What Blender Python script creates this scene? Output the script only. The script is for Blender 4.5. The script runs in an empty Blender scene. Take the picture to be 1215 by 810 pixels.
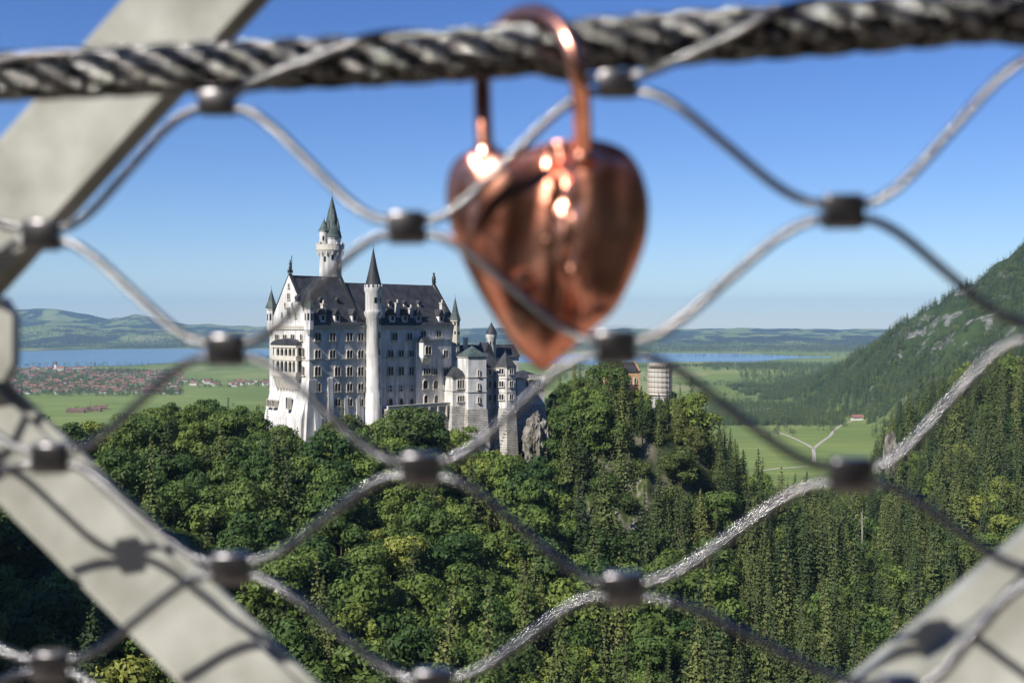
import bpy, bmesh, math, random
import numpy as np
from mathutils import Vector, Matrix
random.seed(7); RNG = np.random.default_rng(11)
R = math.radians
C = bpy.context.scene.collection
SC = bpy.context.scene

# ------------------------------------------------------------------ camera, world, sun, exposure
F = 1303.0; CX = 607.5; HY = 385.0            # focal length in photo pixels, centre column, horizon row
cam_d = bpy.data.cameras.new('camera'); cam = bpy.data.objects.new('camera', cam_d); C.objects.link(cam)
cam.location = (0, 0, 0); cam.rotation_euler = (R(90), 0, 0)
cam_d.sensor_width = 36; cam_d.lens = 36 * F / 1215
cam_d.shift_y = -20 / 1215
cam_d.clip_start = 0.02; cam_d.clip_end = 120000
cam_d.dof.use_dof = True; cam_d.dof.focus_distance = 360; cam_d.dof.aperture_fstop = 8.8
SC.camera = cam

SUN_AZ = 39.0      # degrees to the left of straight behind the camera
SUN_EL = 40.5
w = bpy.data.worlds.new('World'); SC.world = w; w.use_nodes = True
nt = w.node_tree; bg = nt.nodes['Background']
sky = nt.nodes.new('ShaderNodeTexSky'); sky.sky_type = 'NISHITA'; sky.sun_disc = False
sky.sun_elevation = R(SUN_EL); sky.sun_rotation = R(180 + SUN_AZ); sky.altitude = 900
sky.air_density = 1.0; sky.dust_density = 0.0; sky.ozone_density = 5.0
hsv = nt.nodes.new('ShaderNodeHueSaturation'); hsv.inputs['Saturation'].default_value = 1.2; hsv.inputs['Hue'].default_value = 0.516
nt.links.new(sky.outputs[0], hsv.inputs['Color']); nt.links.new(hsv.outputs[0], bg.inputs[0]); bg.inputs[1].default_value = 0.088
sd = bpy.data.lights.new('sun', 'SUN'); sd.energy = 4.7; sd.angle = R(0.5); sd.color = (1, 0.95, 0.87)
so = bpy.data.objects.new('sun', sd); C.objects.link(so)
ce, se_ = math.cos(R(SUN_EL)), math.sin(R(SUN_EL))
to_sun = Vector((-math.sin(R(SUN_AZ)) * ce, -math.cos(R(SUN_AZ)) * ce, se_))
so.rotation_euler = to_sun.to_track_quat('Z', 'Y').to_euler()
SC.view_settings.view_transform = 'Standard'; SC.view_settings.look = 'None'
SC.view_settings.gamma = 1; SC.view_settings.exposure = 0.5; SC.view_settings.use_curve_mapping = False
SC.render.engine = 'CYCLES'
SC.cycles.max_bounces = 6; SC.cycles.diffuse_bounces = 2; SC.cycles.glossy_bounces = 3
SC.cycles.transmission_bounces = 2; SC.cycles.volume_bounces = 0; SC.cycles.transparent_max_bounces = 4
SC.cycles.use_denoising = True

# ------------------------------------------------------------------ helpers
def tag(o, label=None, cat=None, group=None, kind=None):
    if label: o['label'] = label
    if cat: o['category'] = cat
    if group: o['group'] = group
    if kind: o['kind'] = kind
    return o
def empty(name, loc=(0, 0, 0), rz=0):
    o = bpy.data.objects.new(name, None); C.objects.link(o)
    o.location = loc; o.rotation_euler = (0, 0, rz); o.empty_display_size = 1; return o
def mesh_np(name, v, f, mats=(), fm=None, smooth=False):
    """v (n,3), f (m,k) all faces of one size"""
    v = np.asarray(v, dtype=np.float32); f = np.asarray(f, dtype=np.int32); k = f.shape[1]
    me = bpy.data.meshes.new(name)
    me.vertices.add(len(v)); me.vertices.foreach_set('co', v.ravel())
    me.loops.add(f.size); me.loops.foreach_set('vertex_index', f.ravel())
    me.polygons.add(len(f)); me.polygons.foreach_set('loop_start', np.arange(0, f.size, k, dtype=np.int32))
    if fm is not None: me.polygons.foreach_set('material_index', np.asarray(fm, dtype=np.int32))
    me.update(calc_edges=True)
    me.polygons.foreach_set('use_smooth', np.full(len(f), smooth, dtype=bool))
    for m in mats: me.materials.append(m)
    me.validate()
    return me
def link(name, me, parent=None):
    o = bpy.data.objects.new(name, me); C.objects.link(o)
    if parent: o.parent = parent
    return o
class MB:
    """collects faces, linked as one mesh object"""
    def __init__(s): s.v = []; s.f = []; s.m = []; s.cm = 0; s.T = Matrix.Identity(4)
    def add(s, vs, fs):
        b = len(s.v); s.v += [tuple(s.T @ Vector(p)) for p in vs]
        s.f += [tuple(b + i for i in f) for f in fs]; s.m += [s.cm] * len(fs)
    def box(s, x0, x1, y0, y1, z0, z1):
        s.add([(x0,y0,z0),(x1,y0,z0),(x1,y1,z0),(x0,y1,z0),(x0,y0,z1),(x1,y0,z1),(x1,y1,z1),(x0,y1,z1)],
              [(0,3,2,1),(4,5,6,7),(0,1,5,4),(1,2,6,5),(2,3,7,6),(3,0,4,7)])
    def prof(s, cx, cy, rz, n=16, a0=0, cap=True):
        """lathe: rz = [(r,z)...]"""
        vs = []; fs = []
        for r, z in rz:
            for i in range(n):
                a = a0 + 2 * math.pi * i / n; vs.append((cx + r * math.cos(a), cy + r * math.sin(a), z))
        for j in range(len(rz) - 1):
            for i in range(n):
                k = (i + 1) % n; fs.append((j*n+i, j*n+k, (j+1)*n+k, (j+1)*n+i))
        if cap: fs.append(tuple(range(n))[::-1]); fs.append(tuple((len(rz)-1)*n + i for i in range(n)))
        s.add(vs, fs)
    def pyr(s, x0, x1, y0, y1, z0, z1, rx=0.0, ry=0.0, base=True):
        """hipped roof, ridge half lengths rx, ry"""
        cx, cy = (x0+x1)/2, (y0+y1)/2
        s.add([(x0,y0,z0),(x1,y0,z0),(x1,y1,z0),(x0,y1,z0),(cx-rx,cy-ry,z1),(cx+rx,cy-ry,z1),(cx+rx,cy+ry,z1),(cx-rx,cy+ry,z1)],
              [(0,3,2,1),(0,1,5,4),(1,2,6,5),(2,3,7,6),(3,0,4,7),(4,5,6,7)])
    def gable_x(s, x0, x1, y0, y1, z0, z1, t=0.0):
        """ridge along x"""
        cy = (y0+y1)/2
        s.add([(x0,y0,z0),(x1,y0,z0),(x1,y1,z0),(x0,y1,z0),(x0,cy,z1),(x1,cy,z1)],
              [(0,3,2,1),(0,1,5,4),(2,3,4,5),(1,2,5),(3,0,4)])
    def gable_y(s, x0, x1, y0, y1, z0, z1):
        cx = (x0+x1)/2
        s.add([(x0,y0,z0),(x1,y0,z0),(x1,y1,z0),(x0,y1,z0),(cx,y0,z1),(cx,y1,z1)],
              [(0,3,2,1),(3,0,4,5),(1,2,5,4),(0,1,4),(2,3,5)])
    def extr(s, pts, axis_pts):
        """pts: polygon (closed) at start, axis_pts: same polygon at end"""
        n = len(pts)
        s.add(list(pts) + list(axis_pts), [tuple(range(n))[::-1], tuple(range(n, 2*n))] +
              [(i, (i+1) % n, n + (i+1) % n, n + i) for i in range(n)])
    def build(s, name, mats, parent=None, smooth=False, sharp=None):
        me = bpy.data.meshes.new(name); me.from_pydata(s.v, [], s.f)
        if not isinstance(mats, (list, tuple)): mats = [mats]
        for m in mats: me.materials.append(m)
        me.polygons.foreach_set('material_index', s.m)
        me.update()
        bm = bmesh.new(); bm.from_mesh(me); bmesh.ops.recalc_face_normals(bm, faces=bm.faces)
        if smooth:
            for f in bm.faces: f.smooth = True
            for e in bm.edges:
                if len(e.link_faces) == 2 and e.calc_face_angle(0) > R(sharp or 40): e.smooth = False
        bm.to_mesh(me); bm.free()
        return link(name, me, parent)

# ---- materials
def nodes(m):
    m.use_nodes = True; t = m.node_tree; return t, t.nodes, t.links, t.nodes['Principled BSDF']
def mat(name, col, rough=0.8, metal=0.0, col2=None, scale=1.0, detail=5, bump=0.0, bscale=None, obj=True, spec=0.3, stretch=None, lo=0.35, hi=0.65):
    m = bpy.data.materials.new(name); t, n, l, p = nodes(m)
    p.inputs['Base Color'].default_value = (*col, 1); p.inputs['Roughness'].default_value = rough
    p.inputs['Metallic'].default_value = metal; p.inputs['Specular IOR Level'].default_value = spec
    tc = n.new('ShaderNodeTexCoord'); out = tc.outputs['Object']
    if stretch:
        mp = n.new('ShaderNodeMapping'); mp.inputs['Scale'].default_value = stretch; l.new(out, mp.inputs[0]); out = mp.outputs[0]
    if col2:
        nz = n.new('ShaderNodeTexNoise'); nz.inputs['Scale'].default_value = scale; nz.inputs['Detail'].default_value = detail
        l.new(out, nz.inputs['Vector'])
        cr = n.new('ShaderNodeValToRGB'); cr.color_ramp.elements[0].position = lo; cr.color_ramp.elements[1].position = hi
        cr.color_ramp.elements[0].color = (*col, 1); cr.color_ramp.elements[1].color = (*col2, 1)
        l.new(nz.outputs[0], cr.inputs[0]); l.new(cr.outputs[0], p.inputs['Base Color'])
    if bump:
        nb = n.new('ShaderNodeTexNoise'); nb.inputs['Scale'].default_value = bscale or scale; nb.inputs['Detail'].default_value = 6
        l.new(out, nb.inputs['Vector']); bp = n.new('ShaderNodeBump'); bp.inputs['Strength'].default_value = bump
        bp.inputs['Distance'].default_value = 0.3 / (bscale or scale)
        l.new(nb.outputs[0], bp.inputs['Height']); l.new(bp.outputs[0], p.inputs['Normal'])
    return m

M = {}
M['wall'] = mat('pale_limestone', (0.52, 0.51, 0.49), .85, col2=(0.78, 0.77, 0.75), scale=0.35, detail=10, bump=.25, bscale=2.5, stretch=(1, 1, .45))
_m = M['wall']; _t = _m.node_tree; _p = _t.nodes['Principled BSDF']; _src = _p.inputs['Base Color'].links[0].from_socket
_tc = _t.nodes.new('ShaderNodeTexCoord'); _mp = _t.nodes.new('ShaderNodeMapping'); _mp.inputs['Scale'].default_value = (1.1, 1.1, .07); _t.links.new(_tc.outputs['Object'], _mp.inputs[0])
_n = _t.nodes.new('ShaderNodeTexNoise'); _n.inputs['Scale'].default_value = 1; _n.inputs['Detail'].default_value = 8; _t.links.new(_mp.outputs[0], _n.inputs['Vector'])
_r = _t.nodes.new('ShaderNodeValToRGB'); _r.color_ramp.elements[0].position = .34; _r.color_ramp.elements[0].color = (.62, .60, .56, 1); _r.color_ramp.elements[1].position = .52; _r.color_ramp.elements[1].color = (1, 1, 1, 1); _t.links.new(_n.outputs[0], _r.inputs[0])
_x = _t.nodes.new('ShaderNodeMix'); _x.data_type = 'RGBA'; _x.blend_type = 'MULTIPLY'; _x.inputs[0].default_value = .8
_t.links.new(_src, _x.inputs[6]); _t.links.new(_r.outputs[0], _x.inputs[7]); _t.links.new(_x.outputs[2], _p.inputs['Base Color'])
M['trim'] = mat('trim_stone', (0.50, 0.46, 0.40), .8, col2=(0.62, 0.58, 0.50), scale=1.5)
M['sand'] = mat('sandstone', (0.52, 0.48, 0.40), .8, col2=(0.64, 0.60, 0.52), scale=1.2)
def masonry():
    m = bpy.data.materials.new('rough_masonry'); t, n, l, p = nodes(m)
    p.inputs['Roughness'].default_value = .9
    tc = n.new('ShaderNodeTexCoord'); sp = n.new('ShaderNodeSeparateXYZ'); l.new(tc.outputs['Object'], sp.inputs[0])
    ad = n.new('ShaderNodeMath'); ad.operation = 'ADD'; l.new(sp.outputs[0], ad.inputs[0]); l.new(sp.outputs[1], ad.inputs[1])
    cb = n.new('ShaderNodeCombineXYZ'); l.new(ad.outputs[0], cb.inputs[0]); l.new(sp.outputs[2], cb.inputs[1])
    br = n.new('ShaderNodeTexBrick'); br.inputs['Scale'].default_value = 0.42; br.inputs['Mortar Size'].default_value = .035
    br.inputs['Color1'].default_value = (.52, .49, .44, 1); br.inputs['Color2'].default_value = (.74, .71, .66, 1)
    br.inputs['Mortar'].default_value = (.25, .23, .2, 1); br.inputs['Bias'].default_value = .1
    l.new(cb.outputs[0], br.inputs[0])
    nz = n.new('ShaderNodeTexNoise'); nz.inputs['Scale'].default_value = .35; nz.inputs['Detail'].default_value = 10
    l.new(tc.outputs['Object'], nz.inputs['Vector'])
    mx = n.new('ShaderNodeMix'); mx.data_type = 'RGBA'; mx.blend_type = 'MULTIPLY'; mx.inputs[0].default_value = .7
    cr = n.new('ShaderNodeValToRGB'); cr.color_ramp.elements[0].position = .3; cr.color_ramp.elements[0].color = (.45, .43, .4, 1); cr.color_ramp.elements[1].position = .6
    l.new(nz.outputs[0], cr.inputs[0]); l.new(br.outputs[0], mx.inputs[6]); l.new(cr.outputs[0], mx.inputs[7])
    l.new(mx.outputs[2], p.inputs['Base Color'])
    bp = n.new('ShaderNodeBump'); bp.inputs['Strength'].default_value = .8; bp.inputs['Distance'].default_value = .3
    l.new(br.outputs['Fac'], bp.inputs['Height']); bp.invert = True; l.new(bp.outputs[0], p.inputs['Normal'])
    return m
M['masonry'] = masonry()
M['slate'] = mat('slate', (0.026, 0.028, 0.033), .6, col2=(0.055, 0.055, 0.06), scale=.5, detail=9, bump=.3, bscale=3, stretch=(1, 1, .3))
M['copper_roof'] = mat('green_roof', (0.045, 0.065, 0.062), .6, col2=(0.10, 0.13, 0.12), scale=.7, detail=6)
M['glass'] = mat('window_glass', (0.015, 0.018, 0.024), .15, spec=.5)
M['bronze'] = mat('dark_bronze', (0.06, 0.06, 0.055), .5, .4)
M['brick'] = mat('peach_render', (0.52, 0.30, 0.17), .85, col2=(0.62, 0.42, 0.25), scale=.8)
M['rock'] = mat('limestone_rock', (0.07, 0.065, 0.045), .95, col2=(0.32, 0.295, 0.26), scale=.28, detail=12, bump=1.0, bscale=.5, stretch=(1, 1, .5))
M['bark'] = mat('bark', (0.07, 0.055, 0.04), .95, col2=(0.13, 0.11, 0.09), scale=4, stretch=(1, 1, .2))
M['snag'] = mat('bleached_wood', (0.28, 0.26, 0.23), .9, col2=(0.4, 0.38, 0.35), scale=3)
M['path'] = mat('pale_gravel', (0.36, 0.32, 0.25), .95, col2=(0.46, 0.42, 0.34), scale=.3)
M['roof_red'] = mat('red_tiles', (0.21, 0.095, 0.07), .85, col2=(0.29, 0.15, 0.11), scale=.05)
M['roof_brown'] = mat('brown_tiles', (0.13, 0.07, 0.05), .85, col2=(0.2, 0.12, 0.09), scale=.05)
M['plaster'] = mat('plaster', (0.55, 0.52, 0.47), .85, col2=(0.65, 0.62, 0.57), scale=.1)
M['wood_wall'] = mat('barn_wood', (0.17, 0.11, 0.07), .9, col2=(0.25, 0.17, 0.11), scale=.5)

def leafmat(name, a, b, warm):
    m = bpy.data.materials.new(name); t, n, l, p = nodes(m)
    oi = n.new('ShaderNodeObjectInfo'); cr = n.new('ShaderNodeValToRGB')
    e = cr.color_ramp.elements; e[0].color = (*a, 1); e[1].color = (*b, 1)
    x = e.new(.88); x.color = (*b, 1); e[2].position = 1.0; e[2].color = (*warm, 1)
    l.new(oi.outputs['Random'], cr.inputs[0])
    tc = n.new('ShaderNodeTexCoord'); nz = n.new('ShaderNodeTexNoise'); nz.inputs['Scale'].default_value = .9; nz.inputs['Detail'].default_value = 4
    l.new(tc.outputs['Object'], nz.inputs['Vector'])
    mr = n.new('ShaderNodeMapRange'); mr.inputs[1].default_value = .3; mr.inputs[2].default_value = .7; mr.inputs[3].default_value = .6; mr.inputs[4].default_value = 1.5
    l.new(nz.outputs[0], mr.inputs[0])
    hs = n.new('ShaderNodeHueSaturation'); l.new(cr.outputs[0], hs.inputs['Color']); l.new(mr.outputs[0], hs.inputs['Value'])
    l.new(hs.outputs[0], p.inputs['Base Color']); p.inputs['Roughness'].default_value = .6; p.inputs['Specular IOR Level'].default_value = .25
    tr = n.new('ShaderNodeBsdfTranslucent'); l.new(hs.outputs[0], tr.inputs[0])
    mx = n.new('ShaderNodeMixShader'); mx.inputs[0].default_value = .3
    out = n['Material Output']; l.new(p.outputs[0], mx.inputs[1]); l.new(tr.outputs[0], mx.inputs[2]); l.new(mx.outputs[0], out.inputs[0])
    return m
M['leaf'] = leafmat('broad_leaves', (0.042, 0.085, 0.022), (0.155, 0.215, 0.045), (0.24, 0.26, 0.055))
M['needle'] = leafmat('needles', (0.038, 0.066, 0.024), (0.135, 0.165, 0.048), (0.18, 0.19, 0.055))
M['scrub'] = leafmat('scrub_leaves', (0.05, 0.085, 0.022), (0.10, 0.13, 0.035), (0.15, 0.15, 0.05))
M['farleaf'] = mat('far_foliage', (0.020, 0.036, 0.016), .9, col2=(0.048, 0.066, 0.026), scale=.02, detail=4)

# ------------------------------------------------------------------ terrain
def ss(a, b, x):
    t = np.clip((x - a) / (b - a), 0, 1); return t * t * (3 - 2 * t)
_pr = np.random.default_rng(5); _K = [(_pr.uniform(0, 2*np.pi), _pr.uniform(0, 2*np.pi, 2)) for _ in range(40)]
def noise(x, y, L, oct=4, seed=0):
    v = 0; a = 1; tot = 0
    for o in range(oct):
        for k in range(3):
            th, ph = _K[(seed * 7 + o * 3 + k) % 40]
            f = 2 * np.pi / L * (1 + .17 * k)
            xx = x * math.cos(th) + y * math.sin(th); yy = -x * math.sin(th) + y * math.cos(th)
            v = v + a * np.sin(xx * f + ph[0] + 1.3 * np.sin(yy * f * .6 + ph[1]))
        tot += a * 3 * .7; a *= .5; L *= .47
    return v / tot
def W(px, py, Y, dz=0): return ((px - CX) / F * Y, Y, -(py - HY) / F * Y + dz)
TH = -12.0
ctl = []
def c(px, py, Y, dz=TH): ctl.append(W(px, py, Y, dz))
for a in [(-120,520,300),(60,512,318),(150,494,330),(250,490,338),(315,492,345),
          (100,600,270),(100,700,222),(100,810,188),(-100,650,230),(300,600,288),(300,700,240),(300,810,205),
          (500,575,322),(500,650,285),(500,730,250),(500,810,218),(400,540,325),(400,620,290),
          (600,585,335),(650,610,332),(650,680,295),(650,810,240),
          (760,475,392),(700,480,385),(700,520,372),(760,540,365),(760,590,352),(760,650,335),(760,720,300),(760,810,250),
          (850,530,400),(880,580,388),(850,610,372),(850,700,325),(850,810,265),
          (950,600,500),(950,650,410),(950,720,345),(950,810,280),
          (1050,565,590),(1050,620,480),(1050,700,380),(1050,810,300),
          (1110,470,640),(1110,540,560),(1120,620,455),(1120,700,380),
          (1215,425,640),(1215,490,560),(1215,560,480),(1215,640,410),(1215,810,300),
          (1380,380,660),(1380,520,520),(1380,700,370)]: c(*a)
for X, Y, Z in [(-60,352,-44),(-70,372,-42),(-45,372,-32),(-20,385,-36),(-10,400,-40),(20,405,-44),(-40,420,-40),(30,430,-28),(55,420,-39),(60,445,-38),(66,405,-42),
                (-90,440,-110),(-40,480,-95),(-120,420,-95),(-180,420,-110),(20,500,-95),(80,500,-110),(60,470,-50),(105,455,-92),
                (-60,540,-160),(-200,540,-175),(60,580,-165),(-300,500,-180),(-60,650,-180),(100,650,-180),(130,600,-160),(170,640,-130),(220,720,-130),(330,780,-110),
                (0,120,-115),(0,60,-118),(0,0,-105),(80,150,-105),(-60,120,-110),(150,180,-85),(0,-60,-60),(-100,-60,-40),(100,-60,-40),(-200,0,-40),(200,0,-30),
                (0,-200,0),(585-607.5,366,-66),((618-607.5)/1303*372,372,-64),((562-607.5)/1303*362,362,-58),((640-607.5)/1303*372,372,-60),(300,200,-20),(-250,250,-90),(-300,350,-150),(400,400,20),(400,600,20),(-400,100,-60)]:
    ctl.append((X, Y, Z))
P = np.array(ctl)
def _U(r2): return np.where(r2 > 0, .5 * r2 * np.log(np.maximum(r2, 1e-9)), 0)
S_ = 100.0
_xy = P[:, :2] / S_; n_ = len(P)
K_ = _U(((_xy[:, None] - _xy[None]) ** 2).sum(-1)) + np.eye(n_) * 0.01
A_ = np.zeros((n_+3, n_+3)); A_[:n_, :n_] = K_; A_[:n_, n_] = 1; A_[:n_, n_+1:] = _xy; A_[n_, :n_] = 1; A_[n_+1:, :n_] = _xy.T
COEF = np.linalg.solve(A_, np.concatenate([P[:, 2], [0, 0, 0]]))
def tps(x, y):
    x = np.asarray(x, float); y = np.asarray(y, float); sh = x.shape; x = x.ravel() / S_; y = y.ravel() / S_
    out = np.zeros(len(x))
    for i in range(0, len(x), 20000):
        a = x[i:i+20000]; b = y[i:i+20000]
        out[i:i+20000] = _U((a[:, None] - _xy[:, 0]) ** 2 + (b[:, None] - _xy[:, 1]) ** 2) @ COEF[:n_] + COEF[n_] + a * COEF[n_+1] + b * COEF[n_+2]
    return out.reshape(sh)
SIL = np.array([(-300,374),(-100,378),(16,370),(68,368),(100,373),(130,380),(160,375),(190,380),(225,388),(244,387),(320,389),(420,390),(580,391),(700,393),(790,392),(900,391),(980,393),(1040,392),(1120,392),(1215,391),(1500,388)], float)
def spur(x, y):
    k = CX + F * x / np.maximum(y, 50)
    return ss(672, 700, k) * (1 - ss(800, 835, k)) * ss(318, 332, y) * (1 - ss(368, 382, y)) * (y > 100)
def H(x, y):
    x = np.asarray(x, float); y = np.asarray(y, float); r = np.hypot(x, y)
    near = r < 1050
    h = np.full(x.shape, -180.0)
    if near.any():
        hn = np.clip(tps(x[near], y[near]), -180, 120) + noise(x[near], y[near], 45, 3, 1) * 2.2 * ss(-178, -150, tps(x[near], y[near]))
        wt = 1 - ss(740, 980, r[near])
        h[near] = -180 + (hn + 180) * wt
    rz_ = spur(x, y); m_ = rz_ > 0
    h = h + rz_ * (noise(x, y, 22, 4, 9) * 4.5 + 2.0 * np.abs(noise(x, y, 9, 3, 12)))
    # slope out of frame on the left that shades the gorge
    h = h + 178 * np.exp(-(((x + 185) ** 2 + (y - 98) ** 2) / (2 * 44 ** 2)))
    # mountain flank on the right
    d = x - 640 - 40 * noise(x, y, 900, 2, 2)
    flank = (np.clip(d, 0, 150) + .8 * np.maximum(d - 150, 0) + 24 * noise(x, y, 210, 5, 3) * ss(0, 120, d))
    flank = flank * ss(900, 1500, y) * (1 - ss(2150, 3100, y)) * ss(-10, 60, d)
    h = h + np.minimum(flank, 520)
    # gentle wooded rise at the foot of the mountain
    h = h + 26 * np.exp(-(((x - 900) / 420) ** 2 + ((y - 3900) / 800) ** 2))
    # far hills
    k = np.where(y > 100, x / np.maximum(y, 100), 0); px = CX + F * k
    top = (HY - np.interp(px, SIL[:, 0], SIL[:, 1])) / F
    for rr, sg, fr in ((14500, 1900, 1.0), (11500, 900, .35)):
        h = h + fr * (top * rr * np.cos(np.arctan(k)) + 180) * np.exp(-((r - rr) / sg) ** 2) * (y > 0)
    roll = ss(9200, 11000, r) * (28 * noise(x, y, 1700, 4, 4) + 14)
    roll2 = ss(17000, 24000, r) * 40
    h = h + roll + roll2 * .6
    # behind the camera
    h = h + (1 - ss(-450, -70, y)) * 230
    return h

def terrain():
    rr = np.concatenate([np.array([0.5]), np.exp(np.linspace(math.log(14), math.log(26000), 600))])
    az = np.concatenate([np.linspace(-180, -34, 60, endpoint=False), np.linspace(-34, 34, 520, endpoint=False), np.linspace(34, 180, 60, endpoint=False)])
    A, Rr = np.meshgrid(np.radians(az), rr)
    X = np.sin(A) * Rr; Y = np.cos(A) * Rr; Z = H(X, Y)
    nr, na = X.shape
    v = np.stack([X, Y, Z], -1).reshape(-1, 3)
    i, j = np.meshgrid(np.arange(nr - 1), np.arange(na), indexing='ij'); j2 = (j + 1) % na
    f = np.stack([i*na+j, (i+1)*na+j, (i+1)*na+j2, i*na+j2], -1).reshape(-1, 4)[:, ::-1]
    me = mesh_np('ground', v, f, [M['ground']], smooth=True)
    x = X.ravel(); y = Y.ravel(); r = np.hypot(x, y); z = Z.ravel()
    floor = ((1 - ss(700, 900, r)) * ss(-179, -170, z))
    mtn = ss(620, 700, x) * ss(900, 1200, y) * (1 - ss(3000, 3300, y)) * ss(-178, -150, z)
    at = me.attributes.new('floor', 'FLOAT', 'POINT'); at.data.foreach_set('value', floor.astype(np.float32))
    at = me.attributes.new('rocky', 'FLOAT', 'POINT'); at.data.foreach_set('value', spur(x, y).astype(np.float32))
    at = me.attributes.new('mountain', 'FLOAT', 'POINT'); at.data.foreach_set('value', mtn.astype(np.float32))
    o = link('ground', me); tag(o, kind='structure')
def groundmat():
    m = bpy.data.materials.new('meadows_and_floor'); t, n, l, p = nodes(m); p.inputs['Roughness'].default_value = 1; p.inputs['Specular IOR Level'].default_value = 0
    geo = n.new('ShaderNodeNewGeometry')
    def nz(scale, detail=4, vec=None, dist=0):
        a = n.new('ShaderNodeTexNoise'); a.inputs['Scale'].default_value = scale; a.inputs['Detail'].default_value = detail; a.inputs['Distortion'].default_value = dist
        l.new(vec or geo.outputs['Position'], a.inputs['Vector']); return a.outputs[0]
    def ramp(src, els, const=False):
        c_ = n.new('ShaderNodeValToRGB'); e = c_.color_ramp.elements
        if const: c_.color_ramp.interpolation = 'CONSTANT'
        e[0].position, e[0].color = els[0][0], (*els[0][1], 1); e[1].position, e[1].color = els[-1][0], (*els[-1][1], 1)
        for q, cc in els[1:-1]: x = e.new(q); x.color = (*cc, 1)
        l.new(src, c_.inputs[0]); return c_.outputs[0]
    def mix(f, a, b, mode='MIX'):
        x = n.new('ShaderNodeMix'); x.data_type = 'RGBA'; x.blend_type = mode
        if isinstance(f, float): x.inputs[0].default_value = f
        else: l.new(f, x.inputs[0])
        l.new(a, x.inputs[6]); l.new(b, x.inputs[7]); return x.outputs[2]
    # field parcels
    mp = n.new('ShaderNodeMapping'); mp.inputs['Rotation'].default_value = (0, 0, .5); mp.inputs['Scale'].default_value = (.0042, .0022, 0)
    l.new(geo.outputs['Position'], mp.inputs[0])
    vo = n.new('ShaderNodeTexVoronoi'); vo.inputs['Scale'].default_value = 1; l.new(mp.outputs[0], vo.inputs['Vector'])
    sp = n.new('ShaderNodeSeparateColor'); l.new(vo.outputs['Color'], sp.inputs[0])
    parcel = ramp(sp.outputs[0], [(0, (.10, .145, .048)), (.3, (.125, .175, .055)), (.55, (.115, .165, .052)), (.75, (.17, .20, .085)), (.9, (.23, .23, .13)), (1, (.13, .18, .06))], True)
    soft = ramp(nz(.004, 6), [(.3, (.085, .125, .042)), (.6, (.14, .185, .068))])
    field = mix(.5, parcel, soft)
    mp2 = n.new('ShaderNodeMapping'); mp2.inputs['Rotation'].default_value = (0, 0, -.35); mp2.inputs['Scale'].default_value = (.006, .06, 0)
    l.new(geo.outputs['Position'], mp2.inputs[0])
    stripe = ramp(nz(1, 3, mp2.outputs[0]), [(.35, (1.15, 1.15, 1.0)), (.65, (1.7, 1.5, 1.3))])
    field = mix(1.0, field, stripe, 'MULTIPLY')
    # far woods
    ln = n.new('ShaderNodeVectorMath'); ln.operation = 'LENGTH'; l.new(geo.outputs['Position'], ln.inputs[0])
    far = n.new('ShaderNodeMapRange'); far.inputs[1].default_value = 7000; far.inputs[2].default_value = 9500; l.new(ln.outputs['Value'], far.inputs[0])
    mp3 = n.new('ShaderNodeMapping'); mp3.inputs['Scale'].default_value = (.0030, .0012, .006); l.new(geo.outputs['Position'], mp3.inputs[0])
    wa = n.new('ShaderNodeMath'); wa.operation = 'ADD'; l.new(nz(1, 12, mp3.outputs[0], .5), wa.inputs[0])
    wb = n.new('ShaderNodeMath'); wb.operation = 'MULTIPLY_ADD'; l.new(nz(.012, 6), wb.inputs[0]); wb.inputs[1].default_value = .35; wb.inputs[2].default_value = -.17; l.new(wb.outputs[0], wa.inputs[1])
    wood = ramp(wa.outputs[0], [(.48, (0, 0, 0)), (.50, (1, 1, 1))])
    wf = n.new('ShaderNodeMath'); wf.operation = 'MULTIPLY'; l.new(wood, wf.inputs[0]); l.new(far.outputs[0], wf.inputs[1])
    woodc = ramp(nz(.02, 5), [(.3, (.018, .032, .016)), (.7, (.035, .052, .024))])
    base = mix(wf.outputs[0], field, woodc)
    # mountain : grass and bare rock
    at = n.new('ShaderNodeAttribute'); at.attribute_name = 'mountain'
    mg = ramp(nz(.02, 8), [(.3, (.020, .034, .013)), (.62, (.055, .080, .025))])
    mp4 = n.new('ShaderNodeMapping'); mp4.inputs['Scale'].default_value = (.022, .022, .03); l.new(geo.outputs['Position'], mp4.inputs[0])
    rk = ramp(nz(1, 12, mp4.outputs[0], .6), [(.55, (0, 0, 0)), (.61, (1, 1, 1))])
    rkc = ramp(nz(.12, 8), [(.3, (.08, .08, .07)), (.7, (.24, .235, .215))])
    base = mix(at.outputs['Fac'], base, mix(rk, mg, rkc))
    at2 = n.new('ShaderNodeAttribute'); at2.attribute_name = 'floor'
    fl = ramp(nz(.08, 9), [(.35, (.022, .028, .012)), (.55, (.045, .060, .022)), (.7, (.16, .145, .11))])
    base = mix(at2.outputs['Fac'], base, fl)
    at3 = n.new('ShaderNodeAttribute'); at3.attribute_name = 'rocky'
    mp5 = n.new('ShaderNodeMapping'); mp5.inputs['Scale'].default_value = (.35, .2, .16); l.new(geo.outputs['Position'], mp5.inputs[0])
    rr = ramp(nz(1, 12, mp5.outputs[0], .8), [(.38, (.035, .055, .018)), (.50, (.085, .10, .04)), (.57, (.16, .15, .115)), (.72, (.30, .28, .245))])
    base = mix(at3.outputs['Fac'], base, rr)
    l.new(base, p.inputs['Base Color'])
    return m
M['ground'] = groundmat()
terrain()

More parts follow.
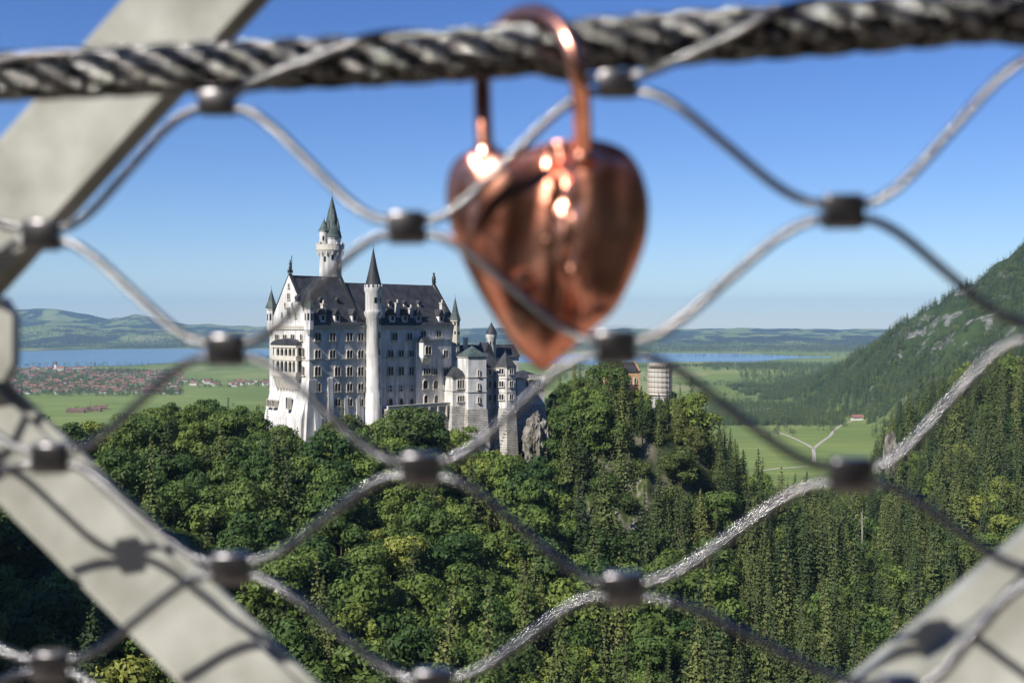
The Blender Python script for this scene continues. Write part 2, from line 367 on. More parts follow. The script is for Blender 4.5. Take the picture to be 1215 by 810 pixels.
# ---- lakes
def watermat():
    m = bpy.data.materials.new('lake_water'); t, n, l, p = nodes(m)
    p.inputs['Base Color'].default_value = (.07, .15, .20, 1); p.inputs['Roughness'].default_value = .18; p.inputs['Specular IOR Level'].default_value = .5
    tc = n.new('ShaderNodeTexCoord'); nz = n.new('ShaderNodeTexNoise'); nz.inputs['Scale'].default_value = .05; nz.inputs['Detail'].default_value = 5
    l.new(tc.outputs['Object'], nz.inputs[0]); bp = n.new('ShaderNodeBump'); bp.inputs['Strength'].default_value = .25; bp.inputs['Distance'].default_value = 5
    l.new(nz.outputs[0], bp.inputs['Height']); l.new(bp.outputs[0], p.inputs['Normal']); return m
M['water'] = watermat()
def G(px, py, z=-180.0):
    Y = -z * F / (py - HY); return ((px - CX) / F * Y, Y, z)
def lake(name, pts):
    out = []
    for i in range(len(pts)):
        a = np.array(G(*pts[i])); b = np.array(G(*pts[(i+1) % len(pts)]))
        for k in range(8):
            q = a + (b - a) * k / 8; s = noise(q[0], q[1], 420, 3, 6)
            out.append((q[0] + s * 40, q[1] + s * 55, -178.6))
    n0 = len(out); me = bpy.data.meshes.new(name); me.from_pydata(out + [(x, y, -181) for x, y, z in out], [], [tuple(range(n0))] + [(i, (i+1) % n0, n0+(i+1) % n0, n0+i) for i in range(n0)])
    me.materials.append(M['water']); bm = bmesh.new(); bm.from_mesh(me); bmesh.ops.recalc_face_normals(bm, faces=bm.faces); bm.to_mesh(me); bm.free()
    tag(link(name, me), kind='structure')
lake('lake_water', [(-200,440),(20,437),(100,434.5),(160,433.5),(235,428),(330,424),(480,421),(480,415.5),(330,414),(230,413.5),(120,414.5),(20,417),(-200,418)])
lake('lake_water', [(560,428),(700,432.5),(800,433.5),(870,432.5),(900,429),(925,426.5),(955,425),(985,424.4),(985,423.4),(950,422.8),(920,421),(870,419.5),(790,419),(700,420),(560,421)])

# ------------------------------------------------------------------ castle
class Frame:
    def __init__(s, px, Y, deg):
        s.O = ((px - CX) / F * Y, Y); s.deg = deg; a = R(deg); s.a = (math.cos(a), math.sin(a)); s.b = (-math.sin(a), math.cos(a))
    def u(s, px, v=0):
        k = (px - CX) / F
        return (k * (s.O[1] + v * s.b[1]) - s.O[0] - v * s.b[0]) / (s.a[0] - k * s.a[1])
    def vv(s, px, u=0):
        k = (px - CX) / F
        return (k * (s.O[1] + u * s.a[1]) - s.O[0] - u * s.a[0]) / (s.b[0] - k * s.b[1])
    def Y(s, u, v=0): return s.O[1] + u * s.a[1] + v * s.b[1]
    def z(s, py, u, v=0): return -(py - HY) / F * s.Y(u, v)
    def root(s, name): return empty(name, (s.O[0], s.O[1], 0), R(s.deg))

def window(parent, kind, u, v, z, lights=2, w=.95, h=2.3, frame='trim', face='front', square=False, d=.38):
    """z = sill height.  face front looks to -v, face side looks to -u"""
    mb = MB(); gl = MB()
    if face == 'front': T = Matrix.Translation((u, v, z))
    elif face == 'side': T = Matrix.Translation((u, v, z)) @ Matrix.Rotation(R(-90), 4, 'Z')
    else: T = Matrix.Translation((u, v, z)) @ Matrix.Rotation(face, 4, 'Z')
    mb.T = T; gl.T = T
    t = .2; tot = lights * w + (lights + 1) * t; x = -tot / 2
    mb.box(-tot/2 - .15, tot/2 + .15, -d - .15, 0.0, -.3, 0)
    for k in range(lights):
        x0, x1 = x + t, x + t + w; cx = (x0 + x1) / 2
        if square: inner = [(x0, 0), (x0, h), (x1, h), (x1, 0)]; outer = [(x0 - t, 0), (x0 - t, h + t), (x1 + t, h + t), (x1 + t, 0)]
        else:
            inner = [(x0, 0)] + [(cx - w/2 * math.cos(math.pi * i / 6), h - w/2 + w/2 * math.sin(math.pi * i / 6)) for i in range(7)] + [(x1, 0)]
            W2 = w/2 + t
            outer = [(x0 - t, 0)] + [(cx - W2 * math.cos(math.pi * i / 6), h - w/2 + W2 * math.sin(math.pi * i / 6)) for i in range(7)] + [(x1 + t, 0)]
        e = .003 * k
        n = len(inner)
        vs = [(a, -d - e, b) for a, b in inner] + [(a, -d - e, b) for a, b in outer] + [(a, 0.05, b) for a, b in inner] + [(a, 0.05, b) for a, b in outer]
        fs = []
        for i in range(n - 1):
            fs += [(i, i+1, n+i+1, n+i), (i, 2*n+i, 2*n+i+1, i+1), (n+i, n+i+1, 3*n+i+1, 3*n+i)]
        mb.add(vs, fs)
        gl.add([(a, -.03, b) for a, b in inner], [tuple(range(n))])
        x = x1
    o = mb.build(kind, M[frame], parent); gl.build('pane', M['glass'], o); return o

PF = Frame(367, 350, 45)
def palace():
    f = PF; root = f.root('palace_building')
    tag(root, 'tall white palace block with steep slate roof, gabled end and two rows of dormers', 'castle')
    L = f.u(541); Wd = 23.0; uS = f.u(428)
    rl = 15.9; rr_ = 14.3
    wall = MB()
    wall.box(0, L, 0, Wd, -55, -.25)
    # battered base of the gable end
    z1 = f.z(462, 0)
    wall.extr([(-.02,.8,z1),(-2.4,.8,-30),(-3.6,.8,-60),(1,.8,-60),(1,.8,z1)], [(-.02,Wd-.8,z1),(-2.4,Wd-.8,-30),(-3.6,Wd-.8,-60),(1,Wd-.8,-60),(1,Wd-.8,z1)])
    # corner pier
    wall.extr([(-.35,-.35,z1+3),(-.35,2.2,z1+3),(2.6,2.2,z1+3),(2.6,-.35,z1+3)], [(-3.4,-.9,-60),(-3.4,3.5,-60),(3.2,3.5,-60),(3.2,-.9,-60)])
    # gable triangles
    for u0, u1, zz in ((0, .9, rl), (uS - .45, uS + .45, rl), (L - .9, L, rr_)):
        wall.extr([(u0, .2, -.3), (u0, Wd - .2, -.3), (u0, Wd/2 + .3, zz + .25), (u0, Wd/2 - .3, zz + .25)], [(u1, .2, -.3), (u1, Wd - .2, -.3), (u1, Wd/2 + .3, zz + .25), (u1, Wd/2 - .3, zz + .25)])
    o = wall.build('wall', M['wall'], root)
    for (p, py, prj, wd) in ((391.5, 446, 1.0, 2.0), (410, 468, 1.2, 1.5), (424, 468, 1.2, 1.5), (376, 480, 1.6, 2.5), (482, 445, .7, 1.2), (470, 449, .7, 1.0)):
        u = f.u(p); zt = f.z(py, u); bb = MB()
        bb.extr([(u-wd/2, 0.1, zt), (u+wd/2, 0.1, zt), (u+wd/2, -prj*.25, zt-.8), (u-wd/2, -prj*.25, zt-.8)], [(u-wd/2, 0.1, -50), (u+wd/2, 0.1, -50), (u+wd/2, -prj*1.8, -50), (u-wd/2, -prj*1.8, -50)])
        bb.build('buttress', M['wall'], root)
    # string courses
    t = MB()
    for py in (426.7, 466):
        zz = f.z(py, 0); t.box(-.22, L + .2, -.22, Wd, zz - .22, zz + .18)
    t.box(-.5, L+.5, -.55, Wd+.5, -.9, -.28)
    t.box(-.35, L+.35, -.3, Wd+.3, -1.6, -.92)
    t.build('cornice', M['trim'], root)
    # roof
    rf = MB()
    rf.gable_x(.9, uS - .45, -.75, Wd + .75, -.24, rl)
    rf.gable_x(uS + .45, L - .9, -.75, Wd + .75, -.24, rr_)
    rf.box(.9, uS-.45, Wd/2-.15, Wd/2+.15, rl-.15, rl+.2)
    ro = rf.build('roof', M['slate'], root)
    # gable coping
    for u0, u1, zz in ((-.12, 1.05, rl), (L - 1.05, L + .12, rr_), (uS - .6, uS + .6, rl)):
        for s in (-1, 1):
            cp = MB(); a = (Wd/2 + s * .02, zz + .35); b = (Wd/2 + s * (Wd/2 + .3), -.1)
            cp.extr([(u0, a[0], a[1]), (u1, a[0], a[1]), (u1, a[0], a[1] + .45), (u0, a[0], a[1] + .45)], [(u0, b[0], b[1]), (u1, b[0], b[1]), (u1, b[0], b[1] + .45), (u0, b[0], b[1] + .45)])
            cp.build('gable_coping', M['bronze'], root)
    # chimneys and dormers
    slope = (rl + .24) / (Wd/2 + .75)
    def dormer(u, zb, w_, h_, zridge, m='wall'):
        sl = (zridge + .24) / (Wd/2 + .75); v0 = (zb + .24) / sl - .75
        d = MB(); d.box(u - w_/2, u + w_/2, v0 - .1, v0 + h_ / sl + .6, zb - .2, zb + h_)
        d.extr([(u - w_/2, v0 - .1, zb + h_), (u + w_/2, v0 - .1, zb + h_), (u, v0 - .1, zb + h_ + w_ * .8)], [(u - w_/2, v0 + .3, zb + h_), (u + w_/2, v0 + .3, zb + h_), (u, v0 + .3, zb + h_ + w_ * .8)])
        dd = d.build('dormer', M[m], root)
        r_ = MB(); k = w_ * .95
        r_.extr([(u - w_/2 - .3, v0 - .35, zb + h_ - .15), (u + w_/2 + .3, v0 - .35, zb + h_ - .15), (u, v0 - .35, zb + h_ + k)], [(u - w_/2 - .3, v0 + (h_ + k) / sl, zb + h_ - .15), (u + w_/2 + .3, v0 + (h_ + k) / sl, zb + h_ - .15), (u, v0 + (h_ + k) / sl, zb + h_ + k)])
        r_.build('dormer_roof', M['slate'], dd)
        g = MB(); g.box(u - w_*.25, u + w_*.25, v0 - .16, v0 - .05, zb + .5, zb + h_ * .85); g.build('pane', M['glass'], dd)
    for p in (383.5, 400.5, 421):
        dormer(f.u(p), .9, 2.0, 2.4, rl)
    for p in (466, 481, 497, 524):
        dormer(f.u(p), .9, 2.2, 2.4, rr_)
    for p in (365.5, 377, 391, 411): dormer(f.u(p), 6.0 + (p % 2), 1.0, 1.1, rl, 'slate')
    for p in (457, 473, 491, 508): dormer(f.u(p), 6.2, 1.2, 1.3, rr_, 'trim')
    for p, zt in ((388, 6.5), (458, 6.0), (476, 7.2), (492, 5.5), (529, 7.5)):
        u = f.u(p); ch = MB(); ch.box(u - .65, u + .65, 1.4, 2.7, 0, zt); ch.box(u - .8, u + .8, 1.25, 2.85, zt, zt + .35)
        ch.prof(u, 2.05, [(.3, zt + .35), (.3, zt + 1.2), (.05, zt + 1.5)], 8); ch.build('chimney', M['trim'], root)
    # corner turrets on the gable end
    for v_ in (.4, Wd - .8):
        tr = MB(); tr.prof(.2, v_, [(.6, -3.4), (1.55, -1.6), (1.55, 5.0), (1.8, 5.05), (1.8, 5.5)], 8, R(22.5)); to = tr.build('corner_turret', M['wall'], root)
        c_ = MB(); c_.prof(.2, v_, [(2.05, 5.5), (1.2, 7.8), (.08, 11.6), (.04, 13)], 8, R(22.5)); c_.build('turret_roof', M['copper_roof'], to)
        g = MB()
        for k in range(8):
            a = R(45 * k); g.T = Matrix.Translation((.2, v_, 0)) @ Matrix.Rotation(a, 4, 'Z'); g.box(1.35, 1.5, -.28, .28, 1.4, 3.6)
        g.build('pane', M['glass'], to)
    tr = MB(); tr.prof(L - .2, .2, [(.5, -13), (1.7, -9.5), (1.7, 1.0), (2.0, 1.1), (2.0, 1.7)], 8, R(22.5)); to = tr.build('corner_turret', M['sand'], root)
    c_ = MB(); c_.prof(L - .2, .2, [(2.15, 1.7), (1.2, 4.6), (.08, 9.6), (.04, 11)], 8, R(22.5)); c_.build('turret_roof', M['copper_roof'], to)
    for z_ in (-7.5, -3.4, -.2):
        for k in range(8):
            g = MB(); a = R(45 * k + 180)
            if k in (0, 1, 2, 3): g.T = Matrix.Translation((L - .2, .2, 0)) @ Matrix.Rotation(R(180 + 45 * k), 4, 'Z'); g.box(1.5, 1.66, -.25, .25, z_, z_ + 1.0); g.build('pane', M['glass'], to)
    # figures on the gables
    st = MB(); st.box(-.2, 1.1, Wd/2 - .6, Wd/2 + .6, rl + .9, rl + 2.0); st.prof(.45, Wd/2, [(.45, rl+2), (.5, rl+2.8), (.3, rl+3.4), (.42, rl+4.1), (.15, rl+4.6), (.26, rl+4.9), (.05, rl+5.3)], 8)
    st.box(.35, .55, Wd/2 - .95, Wd/2 - .8, rl + 2.2, rl + 6.6); st.box(.3, .6, Wd/2 - .9, Wd/2 - .2, rl + 3.7, rl + 3.95)
    st.build('knight_figure', M['bronze'], root)
    st = MB(); st.box(L - 1.0, L + .1, Wd/2 - .5, Wd/2 + .5, rr_ + .8, rr_ + 1.6)
    st.prof(L - .5, Wd/2, [(.6, rr_+1.6), (.8, rr_+2.2), (.6, rr_+3.2), (.3, rr_+3.8), (.45, rr_+4.3), (.1, rr_+4.8)], 8); st.build('lion_figure', M['bronze'], root)
    # windows, long side
    rows = [(404, 2.5, 2), (424.5, 2.5, 2), (445.5, 2.9, 2), (464.5, 2.7, 2), (481.5, 2.4, 2)]
    for ri, (py, h_, nl) in enumerate(rows):
        for p in (376.7, 394.2, 414.4, 427.6):
            if p == 376.7 and ri == 4: continue
            if ri >= 2 and p == 394.2: p = 400.2
            u = f.u(p); window(root, 'window', u, 0, f.z(py, u), nl, 1.0, h_)
        cols = (467.8, 485.5) if ri == 0 else (463, 475.6, 488)
        for p in cols:
            u = f.u(p); window(root, 'window', u, 0, f.z(py - .6, u), 1 if ri in (3,) else 2 if ri < 3 else 1, 1.0 if ri < 4 else 1.7, h_ if ri != 3 else 1.9)
    # bay block
    ua, ub = f.u(493.8, -1.4), f.u(535.5, -1.4)
    zt = f.z(403, ua); by = MB(); by.box(ua, ub, -1.4, .1, -55, zt)
    by.box(ua - .25, ub + .2, -1.7, .1, zt, zt + .35); by.build('bay', M['wall'], root)
    um, un = f.u(499, -3), f.u(515, -3)
    orl = MB(); z0, z1 = f.z(424, um), f.z(405.5, um)
    orl.extr([(um, -1.3, z0), (un, -1.3, z0), (un - 1, -3.3, z0), (um + 1, -3.3, z0)], [(um, -1.3, z1), (un, -1.3, z1), (un - 1, -3.3, z1), (um + 1, -3.3, z1)])
    orl.extr([(um + 1.4, -1.35, z0 - 2.6), (un - 1.4, -1.35, z0 - 2.6), (un - 1.6, -1.6, z0 - 2.6), (um + 1.6, -1.6, z0 - 2.6)], [(um, -1.35, z0), (un, -1.35, z0), (un - 1, -3.4, z0), (um + 1, -3.4, z0)])
    oo = orl.build('oriel', M['wall'], root)
    r_ = MB(); r_.extr([(um - .3, -1.35, z1), (un + .3, -1.35, z1), (un - .8, -3.7, z1), (um + .8, -3.7, z1)], [(um + .8, -1.35, z1 + 1.8), (un - .8, -1.35, z1 + 1.8), (un - 1.4, -1.7, z1 + 1.8), (um + 1.4, -1.7, z1 + 1.8)]); r_.build('oriel_roof', M['slate'], oo)
    window(root, 'window', (um + un)/2, -3.32, z0 + 1.2, 2, 1.2, 2.7)
    for p, py, nl, w_, h_ in ((502, 402, 2, 1, 2.2), (520, 402, 2, 1, 2.2), (528.5, 424, 2, .9, 2.6), (506, 444, 3, .9, 2.2), (516, 444, 2, .8, 2.2), (528.5, 444, 2, .9, 2.4),
                           (504.5, 461, 1, 2.2, 3.0), (516.5, 461, 1, 2.2, 3.0), (528.5, 461, 1, 2.2, 3.0), (505, 478, 1, 1.7, 2.8), (517, 478, 1, 1.7, 2.8), (529, 478, 1, 1.7, 2.8)):
        vv = 0 if py == 402 else -1.4
        u = f.u(p, vv); window(root, 'window', u, vv, f.z(py, u, vv) if py != 402 else zt + .9, nl, w_, h_)
    # terrace
    ut, ue = f.u(459, -5), f.u(536, -3.0); zz = f.z(482, ut); tb = MB()
    tb.box(ut, ue, -5.5, .1, -50, zz - .9); tb.build('terrace_wall', M['masonry'], root)
    tb = MB(); tb.box(ut - .2, ue, -5.9, -5.2, zz - .9, zz + .2); tb.box(ut - .2, ue, -6.0, -5.1, zz + .2, zz + .4); tb.box(ut, ue, -5.2, .1, zz - .9, zz - .7)
    for k in range(8): x = ut + 2 + k * (ue - ut - 3) / 7; tb.box(x - .3, x + .3, -6.2, -5.4, zz - 4.5, zz - .9)
    tb.build('terrace_parapet', M['trim'], root)
    # gable end : two storey loggia
    v0, v1 = f.vv(352, -1.8), f.vv(323.5, -1.8)
    za, zb, zc, zd = [f.z(q, 0, 11) for q in (409, 425.5, 446, 461)]
    lg = MB()
    lg.extr([(-.0, v0+1.4, zd), (-.0, v1-1.4, zd), (-.6, v1-1.6, zd), (-.6, v0+1.6, zd)], [(0, v0, zc), (0, v1, zc), (-2.0, v1, zc), (-2.0, v0, zc)])
    lg.box(-2.2, .1, v0 - .2, v1 + .2, zc, zc + 1.4); lg.box(-2.2, .1, v0 - .2, v1 + .2, zb - .5, zb + 1.0); lg.box(-2.3, .1, v0 - .3, v1 + .3, za - .9, za)
    nb = 6
    for k in range(nb + 1):
        v = v0 + (v1 - v0) * k / nb
        wv = .32 if k not in (0, nb) else .6
        lg.box(-2.05, -1.6, v - wv, v + wv, zc + 1.4, zb - .5); lg.box(-2.05, -1.6, v - wv, v + wv, zb + 1.0, za - .9)
    for k in range(nb):
        for zt_ in (zb - .5, za - .9):
            v = v0 + (v1 - v0) * k / nb; dv = (v1 - v0) / nb; m_ = 6
            ar = [(-2.0, v + .3 + (dv - .6) * i / m_, zt_ - .9 + .75 * math.sin(math.pi * i / m_)) for i in range(m_ + 1)]
            lg.extr(ar + [(-2.0, v + dv - .3, zt_ + .01), (-2.0, v + .3, zt_ + .01)], [(-1.65, b, c_) for _, b, c_ in ar] + [(-1.65, v + dv - .3, zt_ + .01), (-1.65, v + .3, zt_ + .01)])
    lo = lg.build('loggia', M['sand'], root)
    ld = MB(); ld.box(-.08, -.02, v0 + .3, v1 - .3, zc + 1.4, zb - .5); ld.box(-.08, -.02, v0 + .3, v1 - .3, zb + 1, za - .9); ld.build('pane', M['glass'], lo)
    cb = MB()
    for k in range(8): v = v0 + 1 + (v1 - v0 - 2) * k / 7; cb.extr([(-.1, v-.3, zd - 1), (-.1, v+.3, zd-1), (-.5, v+.3, zd-1), (-.5, v-.3, zd-1)], [(-.1, v-.3, zc), (-.1, v+.3, zc), (-2.3, v+.3, zc), (-2.3, v-.3, zc)])
    cb.build('corbel', M['trim'], lo)
    lr = MB(); m_ = 8; vm = (v0+v1)/2; hw = (v1-v0)/2 + .4
    arc = [(-2.5, vm - hw * math.cos(math.pi*i/m_), za + 1.9 * math.sin(math.pi*i/m_)) for i in range(m_+1)]
    lr.extr(arc, [(.05, b, c_ + .3) for _, b, c_ in arc]); lr.build('loggia_roof', M['slate'], lo)
    for vq in (4.2, 9.0, 13.6, 18.2): window(root, 'window', -.0, vq, f.z(404, 0, vq), 2 if vq > 5 else 1, .9, 2.0, face='side')
    for z_ in (f.z(423,0,3), f.z(445,0,3)): window(root, 'window', 0, 2.9, z_, 1, 1.0, 2.8, face='side')
    for vq, z_, n_2 in ((16.5, f.z(482,0,16), 2), (19.5, f.z(482,0,16), 2)): window(root, 'window', -1.6, vq, z_, n_2, .8, 2.2, face='side', d=1.2)
    window(root, 'window', -1.8, 8, f.z(484,0,8), 1, 1.0, 3.6, face='side', d=1.4)
    for vq, z_, n_2, h_ in ((11.5, 2.6, 2, 3.0), (7.6, 2.2, 1, 1.8), (15.4, 2.2, 1, 1.8), (11.5, 8.2, 2, 2.0), (9.4, 5.6, 1, 1.6), (13.6, 5.6, 1, 1.6), (11.5, 12, 1, 1.4)): window(root, 'window', 0, vq, z_, n_2, .6, h_, face='side', d=.25)
    # octagonal stair tower on the long side
    ut = f.u(444.3, -1.8); vt = -1.2; t = MB()
    z_r = f.z(371, ut, vt)
    t.prof(ut, vt, [(2.85, -55), (2.85, f.z(466, ut)), (2.45, f.z(463, ut)), (2.4, z_r - 1.8), (3.1, z_r - .6), (3.1, z_r + .5), (2.7, z_r + .5), (2.7, z_r + 6.6), (3.05, z_r + 7.4), (3.05, z_r + 8.4), (2.8, z_r + 8.4), (2.7, z_r + 8.2)], 20)
    so_ = t.build('stair_tower', M['wall'], root, True, 35)
    t = MB()
    for k in range(12):
        a = R(30 * k + 8); t.T = Matrix.Translation((ut, vt, z_r + 8.4)) @ Matrix.Rotation(a, 4, 'Z'); t.box(2.65, 3.06, -.4, .4, 0, .95)
    t.build('battlement', M['wall'], so_)
    t = MB(); t.prof(ut, vt, [(2.95, z_r + 8.5), (2.7, z_r + 9.4), (1.3, z_r + 15.2), (.1, z_r + 21.5), (.05, z_r + 23)], 16); t.build('tower_roof', M['slate'], so_, True, 50)
    t = MB()
    for z_ in [z_r + 3.2] + [f.z(q, ut) for q in (385, 401, 421, 441, 460, 478)]:
        for aa in ((-62, -112) if z_ > z_r else (-70,)):
            rad = 2.73 if z_ > z_r else 2.47 if z_ > f.z(463, ut) else 2.87
            t.T = Matrix.Translation((ut, vt, z_)) @ Matrix.Rotation(R(aa), 4, 'Z'); t.box(rad - .45, rad - .0, -.45, .45, 0, 1.9)
    t.build('pane', M['glass'], so_)
    return root
palace()

def lookout():
    Y = 388; X = (392.0 - CX) / F * Y; s = Y / F
    root = empty('lookout_tower', (X, Y, 0)); tag(root, 'tallest round white tower with gallery and green spire, rising behind the palace roof', 'tower')
    zz = lambda py: -(py - HY) * s
    t = MB(); t.prof(0, 0, [(4.0, -50), (3.95, zz(330)), (3.9, zz(303)), (4.3, zz(301)), (4.75, zz(298.5)), (4.75, zz(297.2)), (3.6, zz(297.2))], 24); t.build('shaft', M['wall'], root, True)
    t = MB(); t.prof(0, 0, [(4.8, zz(298)), (4.95, zz(297.5)), (4.95, zz(290.5)), (4.75, zz(290.5)), (4.75, zz(296.5))], 24, cap=False)
    g = t.build('gallery', M['trim'], root)
    t = MB()
    for k in range(14):
        t.T = Matrix.Rotation(2*math.pi*k/14, 4, 'Z'); t.box(4.55, 5.05, -.35, .35, zz(290.6), zz(288.3))
    t.build('battlement', M['wall'], g)
    t = MB()
    for k in range(14): t.T = Matrix.Rotation(2*math.pi*k/14 + .1, 4, 'Z'); t.box(3.8, 4.7, -.22, .22, zz(303), zz(298.3))
    t.build('corbel', M['trim'], g)
    t = MB(); t.prof(.6, 0, [(3.1, zz(298)), (3.1, zz(284)), (3.3, zz(283.5)), (3.3, zz(282))], 16); d = t.build('upper_drum', M['wall'], root, True)
    t = MB(); t.prof(.6, 0, [(3.5, zz(282)), (2.6, zz(270)), (1.5, zz(252)), (.1, zz(233)), (.06, zz(218))], 16); t.prof(.6, 0, [(.05, zz(229)), (.3, zz(228)), (.05, zz(227))], 8); sp = t.build('spire', M['copper_roof'], root, True, 50)
    t = MB(); t.prof(-1.9, -1.9, [(.8, zz(301)), (1.75, zz(297)), (1.75, zz(276)), (1.95, zz(275.5)), (1.95, zz(274.5))], 14); st = t.build('side_turret', M['wall'], root, True)
    t = MB(); t.prof(-1.9, -1.9, [(2.1, zz(274.5)), (1.2, zz(269)), (.1, zz(261)), (.05, zz(258))], 14); t.build('turret_roof', M['copper_roof'], st, True, 50)
    t = MB(); t.T = Matrix.Translation((-1.9, -1.9, 0)) @ Matrix.Rotation(R(-90), 4, 'Z'); t.box(1.4, 1.78, -.28, .28, zz(286), zz(281)); t.build('pane', M['glass'], st)
    for a, zc in ((-60, 262), (-110, 272), (-20, 270)):
        t = MB(); t.T = Matrix.Translation((.6, 0, 0)) @ Matrix.Rotation(R(a), 4, 'Z')
        t.prof(1.7 if zc < 265 else 2.3, 0, [(.75, zz(zc + 5)), (.75, zz(zc)), (.8, zz(zc)), (.05, zz(zc - 11))], 8); t.build('spire_dormer', M['copper_roof'], sp)
    t = MB()
    for py, a in ((306, -70), (312, -45), (319, -42), (308, -110)):
        t.T = Matrix.Translation((0, 0, 0)) @ Matrix.Rotation(R(a), 4, 'Z'); t.box(3.6, 3.97, -.4, .4, zz(py + 3), zz(py - 3))
    t.build('pane', M['glass'], root)
lookout()

LF = Frame(536.5, 383, 30)
def lower_wing():
    f = LF; root = f.root('chapel_wing'); tag(root, 'lower castle wing of square and polygonal towers on a high rough masonry base', 'castle wing')
    def block(p0, p1, v0, v1, yt, ybase, roof=None, wins=(), name='tower_block', rh=None, belts=(), deep=-75, left_px=None):
        u0, u1 = f.u(p0, v0), f.u(p1, v0); zt = f.z(yt, u0, v0); zb = f.z(ybase, u0, v0)
        m = MB(); m.box(u0, u1, v0, v1, zb, zt); o = m.build(name, M['wall'], root)
        m = MB(); m.extr([(u0-.25, v0-.25, zb), (u1+.25, v0-.25, zb), (u1+.25, v1, zb), (u0-.25, v1, zb)], [(u0-1.6, v0-1.8, zb-22), (u1+1.2, v0-1.8, zb-22), (u1+1.2, v1, zb-22), (u0-1.6, v1, zb-22)]); m.build('base', M['masonry'], o)
        m = MB()
        for q in belts: z_ = f.z(q, u0, v0); m.box(u0-.18, u1+.18, v0-.18, v1, z_-.18, z_+.15)
        m.box(u0-.3, u1+.3, v0-.3, v1+.3, zt-.4, zt+.003); m.build('cornice', M['trim'], o)
        if roof:
            m = MB(); rx = max(0, (u1-u0)/2 - (v1-v0)/2) * .9; ry = max(0, (v1-v0)/2 - (u1-u0)/2) * .9
            m.pyr(u0-.5, u1+.5, v0-.5, v1+.5, zt+.005, zt + rh, rx, ry); m.build('roof', M[roof], o)
        for p, py, nl, w_, h_ in wins:
            u = f.u(p, v0); window(o, 'window', u, v0, f.z(py, u, v0), nl, w_, h_, square=(nl == 1 and w_ < .8))
        return o, u0, u1, zt
    block(537, 556, 0, 12, 447, 482, 'slate', ((546.5, 460.5, 3, .75, 2.9), (546.5, 476, 3, .7, 2.0)), rh=3.4, belts=(463.5,))
    block(555.5, 577, -2.5, 5.5, 423, 485.5, 'copper_roof', ((567.5, 446, 1, .6, 2.0), (567.5, 461.5, 1, .6, 1.9), (567.5, 477, 1, .6, 1.7)), rh=3.6, belts=(447.5, 465))
    block(576.5, 595, 3.0, 16, 436, 484, 'slate', ((581, 444, 1, 1.0, 1.9), (587, 444, 1, 1.0, 1.9), (581, 459.5, 1, 1.0, 2.3), (587, 459.5, 1, 1.0, 2.3), (581, 475, 1, 1.0, 2.1), (587, 475, 1, 1.0, 2.1)), rh=5.2, belts=(447.5, 464))
    block(614, 646, 6.0, 18, 449, 480, 'slate', ((625, 459, 1, 1.0, 2.4), (637, 459, 3, .8, 2.2)), rh=2.8, belts=(450.5, 463.5))
    # polygonal tower
    uc = f.u(604, -1.5); vc = 1.2; r_ = 3.9
    zt = f.z(435, uc, -2); zb = f.z(484, uc, -2); m = MB(); a0 = R(-7.5)
    m.prof(uc, vc, [(r_, zb), (r_, zt)], 6, a0 + R(15)); o = m.build('polygonal_tower', M['wall'], root)
    m = MB(); m.prof(uc, vc, [(r_ + 2.0, zb - 30), (r_ + .25, zb)], 6, a0 + R(15)); m.build('base', M['masonry'], o)
    m = MB()
    for q in (448.5, 465): z_ = f.z(q, uc, -2); m.prof(uc, vc, [(r_ + .2, z_ - .2), (r_ + .2, z_ + .2)], 6, a0 + R(15))
    m.prof(uc, vc, [(r_ + .35, zt - .4), (r_ + .35, zt)], 6, a0 + R(15)); m.build('cornice', M['trim'], o)
    m = MB(); m.prof(uc, vc, [(r_ + .6, zt + .005), (.15, zt + 5.2), (.05, zt + 6.5)], 6, a0 + R(15)); m.build('roof', M['slate'], o)
    ap = r_ * math.cos(R(30))
    for ang in (-82.5 - 60 + 7.5 + 7.5, -90 + 7.5 + 0.0 + 0):
        pass
    for k in range(6):
        a = a0 + R(15) + R(60 * k + 30)
        nx, ny = math.cos(a), math.sin(a)
        if ny < -.1:
            for q in (443.5, 458.5, 474): window(o, 'window', uc + nx * ap, vc + ny * ap, f.z(q, uc, -2), 2, .7, 2.0, face=math.atan2(ny, nx) + math.pi/2)
    # balcony rail on the right end
    u0, u1 = f.u(627, 5), f.u(647, 5); z_ = f.z(448.5, u0, 5); m = MB(); m.box(u0, u1, 4.6, 6, z_ - .6, z_ - .2)
    m.box(u0, u1, 4.6, 4.9, z_ + 1.1, z_ + 1.3)
    for k in range(12): x = u0 + (u1 - u0) * (k + .5) / 12; m.box(x - .15, x + .15, 4.65, 4.85, z_ - .2, z_ + 1.1)
    m.build('balcony', M['trim'], root)
    return root
lower_wing()

